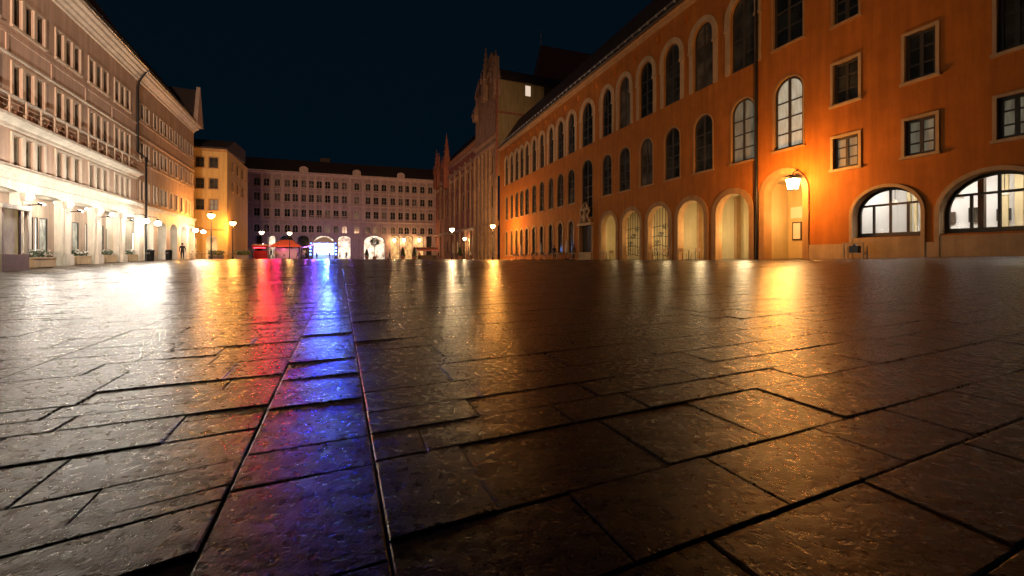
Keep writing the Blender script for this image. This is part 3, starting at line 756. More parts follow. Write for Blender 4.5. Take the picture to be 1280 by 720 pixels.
for o, t, Ya in rw:
    if t == 'U': add_window(RH, o, woodd, gl2 if Ya > 18 else glb, trim2, sur=.12, proud=.05, fw=.13, mw=.045, nx=2, nz=3)
    elif t == 'L': add_window(RH, o, woodd, lit_dim, trim2, sur=.12, proud=.05, fw=.13, mw=.045, nx=2, nz=3, lab='square window with dim curtains behind')
    elif t == 'A': add_window(RH, o, woodd, lit_curt, trim, sur=.10, proud=.03, fw=.13, mw=.055, nx=2, nz=4, lab='tall arched window, brightly lit')
    else: add_window(RH, o, woodd, gl, trim, sur=.10, proud=.03, fw=.13, mw=.055, nx=2, nz=4)
def trim_ring(o, grow, yy, m, name, par, z0=None):
    mb = MB(); o2 = dict(o); 
    if z0 is not None: o2['z0'] = z0
    P = outline(o2, 0, 18); Q = outline(o2, grow, 18)
    for k in range(len(P)-1):
        a, b_, c, d = Q[k], Q[k+1], P[k+1], P[k]
        mb.face([(a[0], yy, a[1]), (b_[0], yy, b_[1]), (c[0], yy, c[1]), (d[0], yy, d[1])], m)
        mb.face([(a[0], 0, a[1]), (b_[0], 0, b_[1]), (b_[0], yy, b_[1]), (a[0], yy, a[1])], m)
        mb.face([(d[0], yy, d[1]), (c[0], yy, c[1]), (c[0], .02, c[1]), (d[0], .02, d[1])], m)
    return mb.build(name, par)
trim_ring(lu1, .14, -.07, trim2, 'arch_surround', RH, z0=.3); trim_ring(lu2, .16, -.07, trim2, 'arch_surround', RH, z0=.3); trim_ring(door, .34, -.07, trim, 'arch_surround', RH)
mb = MB()                                        # plinth
for a, c in ((door['x1']+.35, lu1['x0']-.16), (lu1['x0'], lu1['x1']), (lu1['x1']+.16, lu2['x0']-.18), (lu2['x0'], lu2['x1']), (lu2['x1']+.2, xE2)):
    top = hr(.033) if (a, c) in ((lu1['x0'], lu1['x1']), (lu2['x0'], lu2['x1'])) else hr(.022)
    mb.box(a, c, -.05, 0, -.5, top, trim2)
mb.build('plinth', RH)
for o in (lu1, lu2):                              # dark timber frame with three mullions and a transom
    mb = MB(); P = outline(o, 0, 18); g = .10; g = .13; I = outline(dict(x0=o['x0']+g, x1=o['x1']-g, z0=o['z0']+g*1.6, z1=o['z1']-g, rise=o['rise']-g), 0, 18); yb = .45
    for k in range(len(P)):
        a, b_, c, d = P[k], P[(k+1) % len(P)], I[(k+1) % len(P)], I[k]
        mb.face([(a[0], yb-.07, a[1]), (b_[0], yb-.07, b_[1]), (c[0], yb-.07, c[1]), (d[0], yb-.07, d[1])], woodd)
        mb.face([(d[0], yb-.07, d[1]), (c[0], yb-.07, c[1]), (c[0], yb+.03, c[1]), (d[0], yb+.03, d[1])], woodd)
    W_ = o['x1']-o['x0']; H_ = o['z1']-o['z0']; zt = o['z0']+H_*.66; xm = (o['x0']+o['x1'])/2
    for q in (.25, .5, .75):
        x = o['x0']+W_*q; t = abs(x-xm)/(W_/2); ztp = o['z1']-o['rise']+o['rise']*math.sqrt(1-t*t)
        if q != .5: ztp = zt
        mb.box(x-.045, x+.045, yb-.05, yb+.02, o['z0']+.1, ztp-.05, woodd)
    q = (zt-(o['z1']-o['rise']))/o['rise']; hw = W_/2*math.sqrt(max(0, 1-max(0, q)**2))-.05
    mb.box(xm-hw, xm+hw, yb-.048, yb+.018, zt-.05, zt+.05, woodd)
    fr = mb.build('lunette_window', RH)
    mb = MB(); mb.face([(a, yb+.025, c) for a, c in reversed(I)], glclear); mb.build('pane', fr)
# the white lit room behind the lunettes
x0, x1 = lu1['x0']-.5, lu2['x1']+.6
mb = MB(); zf, zc2 = .75, 5.0; mb.box(x0, x1, 4.6, 4.7, zf, zc2, whitein); mb.box(x0, x1, .56, 4.6, zc2, zc2+.1, whitein); mb.box(x0, x1, .56, 4.7, zf-.1, zf, wood)
mb.box(x0-.1, x0, .56, 4.6, zf, zc2, whitein); mb.box(x1, x1+.1, .56, 4.6, zf, zc2, whitein)
for k in range(6): mb.box(x0+.5+k*.27, x0+.62+k*.27, 4.4, 4.58, 1.4, 4.4, yellowin)
mb.box(lu2['x0']+.62, lu2['x0']+.80, 1.3, 1.5, zf, zc2, wood)
for k in range(4): mb.box(lu2['x0']+.1+k*.45, lu2['x0']+.35+k*.45, 4.45, 4.58, 1.6, 4.6, yellowin)
mb.box(x0+.02, x1-.02, 4.52, 4.58, zf, zf+1.0, woodl)
for k in range(8): mb.box(x0+1.9+k*.93, x0+2.35+k*.93, 4.50, 4.56, zf+1.5, zf+2.05+.15*(k % 2), (wood, glb, woodd)[k % 3])
for k in range(6): mb.tube([(x0+1.0+k*1.2, 2.4+.5*(k % 2), zc2), (x0+1.0+k*1.2, 2.4+.5*(k % 2), 3.45)], .012, metalm, 4); mb.lathe(x0+1.0+k*1.2, 2.4+.5*(k % 2), [(3.25, .17), (3.42, .06), (3.48, .02)], woodl, 10)
mb.build('dining_room', RH)
for xx in ((lu1['x0']+lu1['x1'])/2, (lu2['x0']+lu2['x1'])/2):
    mb = MB(); mb.box(xx-.8, xx+.8, 1.6, 3.2, zc2-.10, zc2-.02, emat('ceiling_panel', (1, .95, .88), 23)); mb.build('ceiling_light', RH)
mb = MB()                                        # back of the passage behind the door arch
mb.box(door['x0']-.6, door['x1']+1.4, 2.7, 2.8, -.2, 5.3, yellowin); mb.box(door['x0']-.6, door['x1']+1.4, 1.0-.38, 2.7, 5.2, 5.3, yellowin)
mb.box(door['x0']-.6, door['x0']-.5, .62, 2.7, -.2, 5.2, yellowin); mb.box(door['x1']+1.3, door['x1']+1.4, .62, 2.7, -.2, 5.2, yellowin); mb.build('passage_wall', RH)
mb = MB(); xx = door['x0']+.12; mb.box(xx-.30, xx+.30, 2.62, 2.70, 1.6, 2.75, woodd); mb.build('poster_frame', RH)
mb = MB(); mb.box(xx-.22, xx+.22, 2.60, 2.618, 1.68, 2.67, whitein); mb.build('poster', RH)
mb = MB(); mb.box(xx-.42, xx+.42, 2.66, 2.70, 3.0, 3.7, whitein); mb.build('notice_board', RH)
roof_slope(RH, xE+.003, xE2, zeave, roofm, depth=4, rise=5.9, yo=-.5, back=14)
mb = MB(); mb.tube([(xE+.05, -.5, zeave), (xE+.05, -.14, zeave-.8), (xE+.05, -.14, .2)], .075, metalm, 8)
for z in (3, 6, 9, 12, 15): mb.cyl(xE+.05, -.14, z, z+.06, .10, .10, metalm, 8)
mb.build('downpipe', RH)

# ================================================================== GOTHIC TOWN HALL
VG = 430.0; TG = (VG-640)/F; NG = math.sqrt(1+TG*TG); YG0 = 74.6
gx0 = (625-640)/F*YG0; KG = YG0*(625-VG)
def gY(px): return KG/(px-VG)
YG1 = gY(541)
gx1, gy1 = gx0+TG*(YG1-YG0), YG1
TH = thing('gothic_town_hall', 'dark brick and sandstone town hall with pinnacles and tall gable beyond the orange building', 'town hall', (gx1, gy1, 0), math.atan2(-1, -TG))
def gl_(px): return (YG1-gY(px))*NG
def gh(px, y): return (HZ-y)/F*gY(px)+EYE
LG = gl_(625); xg = gl_(597)
hc = gh(590, 205); hw_ = gh(585, 193); hg = gh(603, 118)
ops = []
for px in (549, 553, 559.5, 566, 572, 579, 585.5, 592):
    x = gl_(px)
    ops.append(dict(x0=x-.75, x1=x+.75, z0=gh(585, 262), z1=gh(585, 238), rise=1.0, pointed=True))
    if px > 556: ops.append(dict(x0=x-.7, x1=x+.7, z0=1.0, z1=4.6, rise=1.0, pointed=True))
    ops.append(dict(x0=x-.7, x1=x+.7, z0=gh(585, 228), z1=gh(585, 214), rise=.7, pointed=True))
for x in (xg+1.6, xg+3.9, xg+6.2, xg+8.5, xg+10.6):
    ops.append(dict(x0=x-.65, x1=x+.65, z0=gh(611, 262), z1=gh(611, 232), rise=1.0, pointed=True))
    ops.append(dict(x0=x-.6, x1=x+.6, z0=gh(611, 222), z1=gh(611, 196), rise=1.0, pointed=True))
    ops.append(dict(x0=x-.6, x1=x+.6, z0=.9, z1=5.2, rise=1.0, pointed=True))
lo = [o for o in ops]
mb = MB(); wall_mesh(mb, 0, xg, -1.2, hw_, [o for o in ops if o['x1'] < xg], .4, brick); wall_mesh(mb, xg, LG, -1.2, hg, [o for o in ops if o['x0'] > xg], .4, gothst, y=-.45)
mb.face([(xg, -.45, -1), (xg, 3, -1), (xg, 3, hg), (xg, -.45, hg)], gothst)
mb.build('wall', TH)
for o in ops:
    oo = dict(o); oo['y'] = -.45 if o['x0'] > xg else 0
    lit = o['z0'] < 2 and rnd.random() < .6
    add_window(TH, oo, woodd, lit_warm if lit else gl, gothst, sur=.22, proud=.1, nx=2, nz=3)
mb = MB()
for x in (xg-.2, xg+2.75, xg+5.05, xg+7.35, xg+9.6, LG-.3): mb.box(x-.28, x+.28, -.85, -.452, -1, hc, gothst)
for px in (541.5, 551, 556.3, 563, 569, 575.5, 582.5, 589): x = gl_(px); mb.box(x-.26, x+.26, -.4, -.002, -1, hw_-1.5, gothst)
mb.build('buttresses', TH).name = 'buttress_order'
mb = MB(); pr = [(0, 0), (-.3, .15), (-.5, .4), (-.5, .7), (0, .9)]
ledge(mb, 0, xg, hc, gothst, pr); ledge(mb, xg, LG, hc-.2, gothst, pr, y=-.45); ledge(mb, xg, LG, gh(611, 182), gothst, pr, y=-.45); ledge(mb, 0, LG, 6.0, gothst, pr, y=-.2)
ledge(mb, 0, xg, hw_-.1, gothst, [(0, 0), (-.3, .2), (-.3, .5), (.3, .5), (.3, 0)])
mb.build('cornice', TH)
mb = MB()                                        # openwork parapet and blind tracery
for i in range(int(xg/.8)):
    x = .4+i*.8; mb.box(x-.1, x+.1, -.3, -.1, hw_+.4, hw_+1.5, brick); mb.ball(x+.4, -.2, hw_+1.0, .22, gothst, 6)
for i in range(int(xg/1.2)):
    x = .6+i*1.2; mb.tube([(x+.42*math.cos(t*.9), -.06, hc-1.0+.42*math.sin(t*.9)) for t in range(8)], .09, trim2, 4)
mb.box(0, xg, -.3, -.1, hw_+1.5, hw_+1.7, gothst); mb.build('parapet', TH)
def pinnacle(x, y, z0, z1, r, m):
    mb = MB(); zm = z0+(z1-z0)*.42
    mb.box(x-r, x+r, y-r, y+r, z0, zm, m); mb.cyl(x, y, zm, z1, r*1.25, .05, m, 4, False, math.pi/4)
    for q in (-1, 1):
        mb.cyl(x+q*r*1.1, y-r, zm-.6, zm+(z1-zm)*.28, r*.35, .02, m, 4, False, math.pi/4)
    for t in (.25, .45, .62, .8):
        rr_ = r*1.25*(1-t)+.06; zz_ = zm+(z1-zm)*t
        mb.box(x-rr_-.10, x+rr_+.10, y-.07, y+.07, zz_, zz_+.16, m); mb.box(x-.07, x+.07, y-rr_-.10, y+rr_+.10, zz_, zz_+.16, m)
    mb.ball(x, y, z1, .16, m, 6); return mb.build('pinnacle', TH)
pinnacle(gl_(547), -.3, hw_-3, gh(547, 188), .8, brick); pinnacle(gl_(550), -.3, hw_-3, gh(550, 192), .7, brick)
pinnacle(gl_(560), -.4, hw_-5, gh(560, 168), 1.0, brick)
pinnacle(gl_(598.5), -.5, hg-5, gh(598, 132), .7, gothst)
pinnacle(gl_(611), -.6, hg-3, gh(611, 62), .75, gothst); pinnacle(LG-.6, -.6, hg-4, gh(624.5, 63), .75, gothst)
mb = MB(); hs = gh(611, 88)                       # stepped gable between the two tall pinnacles
mb.prism([(xg, hg), (LG, hg), (LG, hs), (LG-1.8, hs+.6), (LG-2.6, hs+1.8), (LG-4, hs+1.4), (gl_(611)-.5, hs-1), (gl_(606), hs-4), (gl_(603), hg+3), (xg+.8, hg+1.2)], -.75, -.15, gothst, 'y')
for k in range(5): x = gl_(604)+1.0+k*1.25; mb.box(x-.12, x+.12, -.86, -.752, hg, hs-1.2+.1*k, gothst)
mb.box(gl_(608), LG, -1.0, -.752, hs-2.0, hs-1.7, gothst)
mb.build('gable', TH)
sty = mat('olive_side_plaster', (.34, .26, .10), rough=.85, var=.25, scale=.4, stain=.25)
mb = MB()                                        # side wall that rises over the orange roof
hsd = (HZ-99)/F*YG0+EYE
mb.face([(LG, -.74, 15), (LG, 9.0, 15), (LG, 9.0, hsd), (LG, -.74, hsd)], sty)
mb.box(LG-.002, LG+.22, -.8, 9.05, (HZ-141)/F*YG0+EYE, (HZ-139)/F*YG0+EYE, brick); mb.box(LG-.002, LG+.22, -.8, -.45, 15, hsd, brick)
mb.build('side_wall', TH)
mb = MB(); mb.prism([(xg, hsd), (LG+.35, hsd), (LG-1.5, hsd+2.6), (xg, hsd+2.6)], -.14, 20, roofm, 'y')
mb.face([(LG-.05, 9, 15), (LG-.05, 20, 15), (LG-.05, 20, hsd), (LG-.05, 9, hsd)], roofm); mb.build('roof', TH)
mb = MB(); mb.box(LG-.01, LG+.05, 5.1, 6.15, (HZ-114.5)/F*YG0+EYE, (HZ-101.5)/F*YG0+EYE, emat('cold_lit_window', (1, .78, .62), .75)); mb.build('window', TH)['label'] = 'single small lit window high under the roof'
mb = MB(); mb.prism([(0, hw_+.5), (0, hw_+.6), (6, hw_+9), (12, hw_+9), (12, hw_)], 0, xg, roofm); mb.build('low_roof', TH)
# tall hipped roof behind
bx2, by2 = pos(712, 92); hb0 = (HZ-98)/F*92; hb1 = (HZ-46)/F*92
TB = thing('great_hall', 'tall dark red hipped roof with a ridge ornament, rising above the roofs at right', 'building', (bx2, by2, 0), R(8))
mb = MB(); mb.box(-7, 9, 0, 14, -1, hb0, brick); mb.build('wall', TB)
mb = MB(); mb.raw([(-7.3, -.4, hb0), (9.3, -.4, hb0), (9.3, 14.4, hb0), (-7.3, 14.4, hb0), (-5.6, 5, hb1+1.0), (9, 5, hb1-.6)], [(0, 1, 5, 4), (1, 2, 5), (2, 3, 4, 5), (3, 0, 4)], roofr); rf = mb.build('roof', TB)
mb = MB(); mb.lathe(-5.5, 5, [(hb1+.8, .12), (hb1+1.8, .07), (hb1+2.0, .22), (hb1+2.3, .06), (hb1+3.0, .05), (hb1+3.2, .16), (hb1+3.4, .04), (hb1+4.6, .03)], pale_metal, 8); mb.build('finial', rf)

# ================================================================== LAMPS
def street_lamp(px, Y, H, label, gm, power, col, arms=1, group='street lamps on poles', head='bowl'):
    x, y = pos(px, Y); z = gz(x, y)
    t = thing('street_lamp', label, 'street lamp', (x, y, z), 0, group)
    p = MB(); p.lathe(0, 0, [(0, .17), (.25, .16), (.4, .09), (.9, .075), (H-.35, .045), (H-.3, .07), (H-.22, .045)], metalm, 10); p.build('pole', t)
    h = MB(); h.lathe(0, 0, [(H+.30, .33), (H+.36, .33), (H+.5, .12), (H+.58, .03)], metalm, 12); h.cyl(0, 0, H-.3, H-.08, .05, .08, metalm, 8); h.build('lamp_cap', t, (0, 0, .0))
    g = MB(); g.lathe(0, 0, [(H-.18, .10), (H-.10, .24), (H+.03, .34), (H+.18, .38), (H+.29, .35)], gm, 12); g.build('lamp_glass', t)
    light('street_lamp_light', (x, y, z+H-.50), power, col, .2)
    return t
ORG = (1, .38, .07); WRM = (1, .66, .32); WHT = (1, .88, .70)
street_lamp(264, 49, 5.1, 'street lamp with the brightest amber glow, in front of the ochre house front', lampo, 3300, ORG)
street_lamp(291, 57.5, 4.9, 'street lamp beside the side wall of the ochre house, right of the brightest one', lampo, 2200, ORG)
street_lamp(327, 78, 4.95, 'street lamp behind the red stall, before the left end of the far block', lampy, 1200, ORG)
street_lamp(362, 80, 4.95, 'street lamp standing above the magenta stall', lampy, 1000, ORG)
street_lamp(565, 68, 4.9, 'street lamp in front of the red brick town hall', lampy, 2600, WRM)
street_lamp(581, 92, 4.5, 'smaller looking street lamp just left of the tall gable of the town hall', lampy, 900, WRM)
street_lamp(616, 65, 5.2, 'street lamp at the corner where town hall and orange building meet', lampo, 4200, ORG)
for px, lb in ((493, 'wall lamp left of the orange lit arches of the far block'), (505, 'wall lamp between two orange lit arches of the far block'), (524, 'wall lamp at the right end of the far block')):
    Y = farY(px)-1.0; x, y = pos(px, Y); z = (HZ-300)/F*Y+EYE
    t = thing('wall_lamp', lb, 'lamp', (x, y, z), 0, 'wall lamps of the far block')
    m_ = MB(); m_.lathe(0, 0, [(-.55, .12), (-.2, .36), (.3, .36)], lampy, 8); m_.build('lamp_glass', t)
    m_ = MB(); m_.lathe(0, 0, [(.3, .48), (.6, .08), (.75, .02)], metalm, 8); m_.tube([(0, 0, .6), (0, .5, .9), (0, .95, .6)], .05, metalm, 5); m_.build('bracket', t)
    light('wall_lamp_light', (x, y-.9, z-.5), 600, (1, .5, .18), .2)
# white lamps hanging on the left arcade
def arcade_lamp(Y, label, power, out=1.05, z=None, rad=.2):
    x, y = left_point(Y, out); z = z or hl(.175)
    t = thing('arcade_lamp', label, 'lamp', (x, y, z), AL, 'white lamps along the left arcade')
    m_ = MB(); m_.ball(0, 0, 0, rad, lampw, 12, .8); m_.build('lamp_glass', t)
    m_ = MB(); m_.lathe(0, 0, [(rad*.7, rad*.9), (rad*1.1, rad*.45), (rad*1.5, .03)], metalm, 10); m_.tube([(0, 0, rad*1.4), (0, .15, rad*2.1), (0, out-.36 if out < 2 else out-.4, rad*2.2)], .03, metalm, 5)
    m_.build('bracket', t)
    light('arcade_lamp_light', (x+.25, y+.1, z-.32), power, WHT, .12)
    return t
arcade_lamp(34.3, 'white lamp just left of the black downpipe', 240, rad=.26)
arcade_lamp(36.9, 'white lamp just right of the black downpipe', 240, rad=.26)
arcade_lamp(47.9, 'white lamp near the far corner of the left arcade', 180, rad=.26)
arcade_lamp(51.0, 'white lamp at the very end of the left arcade, beside the ochre house', 150, rad=.26)
def in_arcade(Y, dep, z, power, label):
    x, y = left_point(Y, -dep)
    t = thing('ceiling_lamp', label, 'lamp', (x, y, z), AL, 'ceiling lamps inside the left arcade')
    m_ = MB(); m_.lathe(0, 0, [(-.16, .05), (-.12, .16), (0, .2)], lampw, 10); m_.build('lamp_glass', t)
    m_ = MB(); m_.lathe(0, 0, [(0, .23), (.06, .23), (.08, .04), (.30, .03)], zinc, 10); m_.build('lamp_base', t)
    light('ceiling_lamp_light', (x, y, z-.35), power, WHT, .15)
ordn = ['first', 'second', 'third', 'fourth', 'fifth', 'sixth', 'seventh']
vis = [c for c in pc if c > 19]
for i, c in enumerate(vis): in_arcade(c, .85, zband+.12, 95, f'ceiling lamp in the {ordn[i]} arch of the left arcade, counted from the left')
for c in pc:
    if c < 19: light('ceiling_lamp_light', (*left_point(c, -1.7), zband-.2), 60, WHT, .15)
# small uplights on the ledge above the arches wash the white band and the wall
for i, c in enumerate([p for p in pc]):
    x, y = left_point(c-1.75, 1.0)
    if c < 19: 
        light('floodlight_light', (x, y, hl(.19)), 300, WHT, .1); continue
    t = thing('floodlight', f'small white floodlight on the {ordn[vis.index(c)]} pier of the left arcade, counted from the left', 'floodlight', (x, y, hl(.165)), AL, 'floodlights on the piers')
    m_ = MB(); m_.prism([(-.10, -.08), (.10, -.04), (.10, .10), (-.10, .06)], -.16, .16, metalm); m_.tube([(0, .08, 0), (0, .50, -.05)], .025, metalm, 5); m_.build('housing', t)
    m_ = MB(); m_.face([(-.14, -.104, .055), (.14, -.104, .055), (.14, .09, .104), (-.14, .09, .104)], lampw); m_.build('lamp_glass', t)
    x, y = left_point(c-1.75, 2.7); light('floodlight_light', (x, y, hl(.19)), 430, (1, .90, .76), .15)
for c in (38.8, 42.0, 45.4, 49.0):
    x, y = left_point(c, -1.5); light('ceiling_lamp_light', (x, y, hl(.2)-.1), 160, WHT, .15)  # unseen bare lights, no lamps modelled in the corner house arcade
# lantern in the door arch
xl = door['x1']-.25
def rw_(xloc, yloc): return (rx0+math.cos(AR)*xloc-math.sin(AR)*yloc, ry0+math.sin(AR)*xloc+math.cos(AR)*yloc)
lp = rw_(xl, -.45); zl = (HZ-230)/F*lp[1]+EYE
t = thing('wall_lantern', 'large square glowing lantern hung in front of the round arch beside the downpipe', 'lantern', (lp[0], lp[1], zl), AR)
lant = emat('lantern_glass', (1.0, .66, .30), 22)
m_ = MB(); m_.cyl(0, 0, -.30, .28, .24, .34, lant, 4, False, math.pi/4); m_.build('lamp_glass', t)
m_ = MB(); m_.cyl(0, 0, .28, .46, .40, .06, metalm, 4, False, math.pi/4); m_.cyl(0, 0, -.36, -.30, .27, .27, metalm, 4, False, math.pi/4)
m_.tube([(0, 0, .45), (0, 0, .62), (0, .42, .85)], .03, metalm, 6)
m_.build('lantern_frame', t)
q = rw_(xl+.05, -1.7); light('lantern_light', (q[0], q[1], zl-.1), 1350, (1, .38, .07), .3)
q = rw_(door['x0']+.9, 1.1); light('passage_fill_light', (q[0], q[1], 3.0), 110, (1, .55, .2), .4)  # unseen bare light behind the door arch, without a lamp body
# unseen fill spots added high behind and beside the camera, to wash the fronts
light('front_fill_spot', (-9, -2, 10), 50000, (1, .65, .46), .3, spot=52, aim=(-32, 36, 13), blend=.9)
light('front_fill_spot', (9, -6, 10), 8800, (1, .45, .14), .3, spot=58, aim=(7, 50, 18), blend=.9)
light('front_fill_spot', (12, -8, 10), 60000, (1, .57, .40), .3, spot=24, aim=(-10, 88, 24), blend=.9)
light('front_fill_spot', (-2, -8, 10), 105000, (1, .51, .27), .3, spot=36, aim=(-38, 115, 18), blend=.9)

# ================================================================== STALLS AND THINGS ON THE SQUARE
canv_r = mat('red_canvas', (.40, .015, .02), rough=.8, var=.2); canv_m = mat('magenta_panel', (.22, .01, .10), rough=.5)
canv_b = mat('blue_canvas', (.10, .14, .55), rough=.7); canv_w = mat('white_canvas', (.7, .7, .68), rough=.8)
red_e = emat('red_light', (1, .015, .03), 14); blue_e = emat('blue_light', (.06, .14, 1), 22); cyan_e = emat('white_blue_light', (.55, .85, 1.0), 9.0, (.15, .3, 1), (.8, .8, .8)); mag_e = emat('magenta_screen', (.30, .0, .12), .35, (.10, .0, .10), (1, 1, 1))
def ent(px, Y, name, label, cat, group=None, rz=0):
    x, y = pos(px, Y); return thing(name, label, cat, (x, y, gz(x, y)), rz, group)
fr = math.atan2(SF, 1)
# blue lit stage cart
t = ent(405, 100, 'blue_lit_stall', 'stall glowing blue-white in front of the far arches', 'stall', rz=fr)
m_ = MB(); m_.box(-2.3, 2.3, -.8, .9, 0, 1.1, canv_w); m_.build('counter', t)
m_ = MB()
for a in (-2.5, 2.5):
    for c in (-1.4, 1.4): m_.cyl(a, c, 0, 3.9, .06, .06, zinc, 6)
m_.build('frame', t)
m_ = MB(); m_.raw([(-2.9, -1.7, 3.9), (2.9, -1.7, 3.9), (2.9, 1.7, 3.9), (-2.9, 1.7, 3.9), (-.5, 0, 5.4), (.5, 0, 5.4)], [(0, 1, 5, 4), (1, 2, 5), (2, 3, 4, 5), (3, 0, 4), (3, 2, 1, 0)], canv_w); m_.build('canopy', t)
m_ = MB(); m_.box(-2.2, 2.2, .5, .6, 1.2, 3.7, cyan_e); m_.build('light_panel', t)
m_ = MB(); [m_.ball(-2.7+k*.6, -1.75, 3.85-.18*math.sin(k*math.pi/9*3)**2, .12, blue_e, 8) for k in range(10)]; m_.build('lamp_string', t)
m_ = MB(); [m_.ball(a, -1.75, z_, .2, blue_e, 8) for a in (-2.8, 2.8) for z_ in (1.2, 2.0, 2.8)]; m_.build('side_lamps', t).name = 'lamp_column'
for (dx, dy, dz, pw, cc) in ((-3.6, -1.0, 2.2, 500, (.25, .10, 1)), (3.4, -1.0, 2.6, 350, (.10, .18, 1)), (0, -2.6, 2.9, 1100, (.15, .4, 1)), (-1.5, 7.5, 4.2, 320, (.30, .10, 1)), (3.5, 8, 4.2, 150, (.35, .16, 1))):  # bare lights added around the stall; the rear two wash the far block
    light('stall_fill_light', (t.location.x+dx, t.location.y+dy, t.location.z+dz), pw, cc, .25)
x, y = pos(405, 97.5); zb_ = gz(x, y)
def streak(px, Y, h, power, col, size=.5):
    x, y = pos(px, Y); return light('streak_spot', (x, y, gz(x, y)+h), power, col, size, spot=26, aim=(1, 0, .6), blend=1)  # added spot aimed at the camera, draws a coloured streak on the paving
streak(406, 96, 3.4, 26000, (.005, .04, 1), .8); streak(392, 97, 3.2, 4500, (.20, .05, 1), .5); streak(409, 96, 2.0, 6000, (.45, .75, 1), .5)
# red stall
t = ent(326, 74, 'red_lit_stall', 'small stall draped in glowing red cloth at the left of the far stalls', 'stall', rz=fr)
m_ = MB(); m_.box(-1.1, 1.1, -.5, .6, 0, 1.5, canv_r); m_.build('counter', t)
m_ = MB(); m_.raw([(-1.3, -.9, 2.4), (1.3, -.9, 2.4), (1.3, .9, 2.7), (-1.3, .9, 2.7), (-1.3, -.9, 2.15), (1.3, -.9, 2.15)], [(0, 1, 2, 3), (4, 5, 1, 0)], canv_r)
m_.build('awning', t)
m_ = MB(); [m_.cyl(a, c, 0, 2.5, .04, .04, zinc, 6) for a in (-1.2, 1.2) for c in (-.8, .8)]; m_.build('frame', t)
m_ = MB(); m_.box(-.9, .9, -.86, -.80, 2.0, 2.12, red_e); m_.build('light_bar', t)
streak(331, 71, 2.9, 4300, (1, .005, .03), .5); streak(345, 74, 2.6, 1300, (1, .01, .12), .5)
# magenta stall with red parasol roof
t = ent(358, 84, 'magenta_stall', 'stall with a dark magenta front under a wide orange-red canopy', 'stall', rz=fr)
m_ = MB(); m_.box(-2.2, 2.2, -.05, .05, .1, 2.2, mag_e); m_.build('front_panel', t)
m_ = MB(); m_.box(-2.2, 2.2, .1, 1.8, 0, 1.0, canv_m); m_.build('counter', t)
m_ = MB(); m_.raw([(-3.0, -1.4, 2.5), (3.0, -1.4, 2.5), (3.0, 2, 2.5), (-3.0, 2, 2.5), (-1, .3, 4.0), (1, .3, 4.0)], [(0, 1, 5, 4), (1, 2, 5), (2, 3, 4, 5), (3, 0, 4), (3, 2, 1, 0)], mat('orange_canvas', (.28, .06, .035), rough=.8)); m_.build('canopy', t)
m_ = MB(); [m_.cyl(a, c, 0, 2.6, .05, .05, zinc, 6) for a in (-2.7, 2.7) for c in (-1.2, 1.7)]; m_.build('frame', t)
light('stall_fill_light', (t.location.x, t.location.y-2.4, t.location.z+2.2), 260, (1, .10, .25), .2); light('stall_fill_light', (t.location.x+4.5, t.location.y-1.0, t.location.z+2.0), 220, (.8, .1, 1), .2)  # bare lights added for the coloured glow around this stall
light('stall_fill_light', (t.location.x-5, t.location.y-2, t.location.z+2.0), 160, (1, .55, .35), .2)
for px_, Y_, lb_, cc_ in ((341, 86, 'string of pinkish bulbs between two poles left of the magenta stall', 'pink'), (379, 92, 'string of violet bulbs between two poles left of the blue-lit stall', 'violet')):
    u_ = ent(px_, Y_, 'light_string', lb_, 'fairy lights', 'bulb strings between the stalls', fr)
    for a in (-1.8, 1.8): m_ = MB(); m_.cyl(a, 0, 0, 3.4, .04, .03, metalm, 6); m_.build('pole', u_)
    m_ = MB(); m_.tube([(-1.8+k*.4, 0, 3.3-.5*math.sin(math.pi*k/9)) for k in range(10)], .012, metalm, 4); m_.build('cable', u_)
    m_ = MB(); [m_.ball(-1.8+k*.4, 0, 3.2-.5*math.sin(math.pi*k/9), .10, emat('pink_bulb', (1, .35, .4), 9) if cc_ == 'pink' else emat('violet_bulb', (.6, .25, 1), 10), 7) for k in range(10)]; m_.build('bulbs', u_).name = 'bulb_row'
# bunting stall at right
t = ent(533, 98, 'striped_stall', 'market stall with a pale red roof near the right end of the far block', 'stall', rz=fr)
m_ = MB(); m_.box(-2.0, 2.4, -.6, .8, 0, 1.0, wood); m_.build('counter', t)
m_ = MB(); m_.raw([(-2.4, -1.2, 2.3), (2.8, -1.2, 2.3), (2.8, 1.2, 2.9), (-2.4, 1.2, 2.9), (-2.4, -1.2, 2.0), (2.8, -1.2, 2.0)], [(0, 1, 2, 3), (4, 5, 1, 0)], mat('pale_red_canvas', (.5, .18, .14), rough=.8)); m_.build('awning', t)
m_ = MB(); [m_.cyl(a, c, 0, 2.4, .05, .05, zinc, 6) for a in (-2.2, 2.6) for c in (-1.1, 1.1)]; m_.build('frame', t)

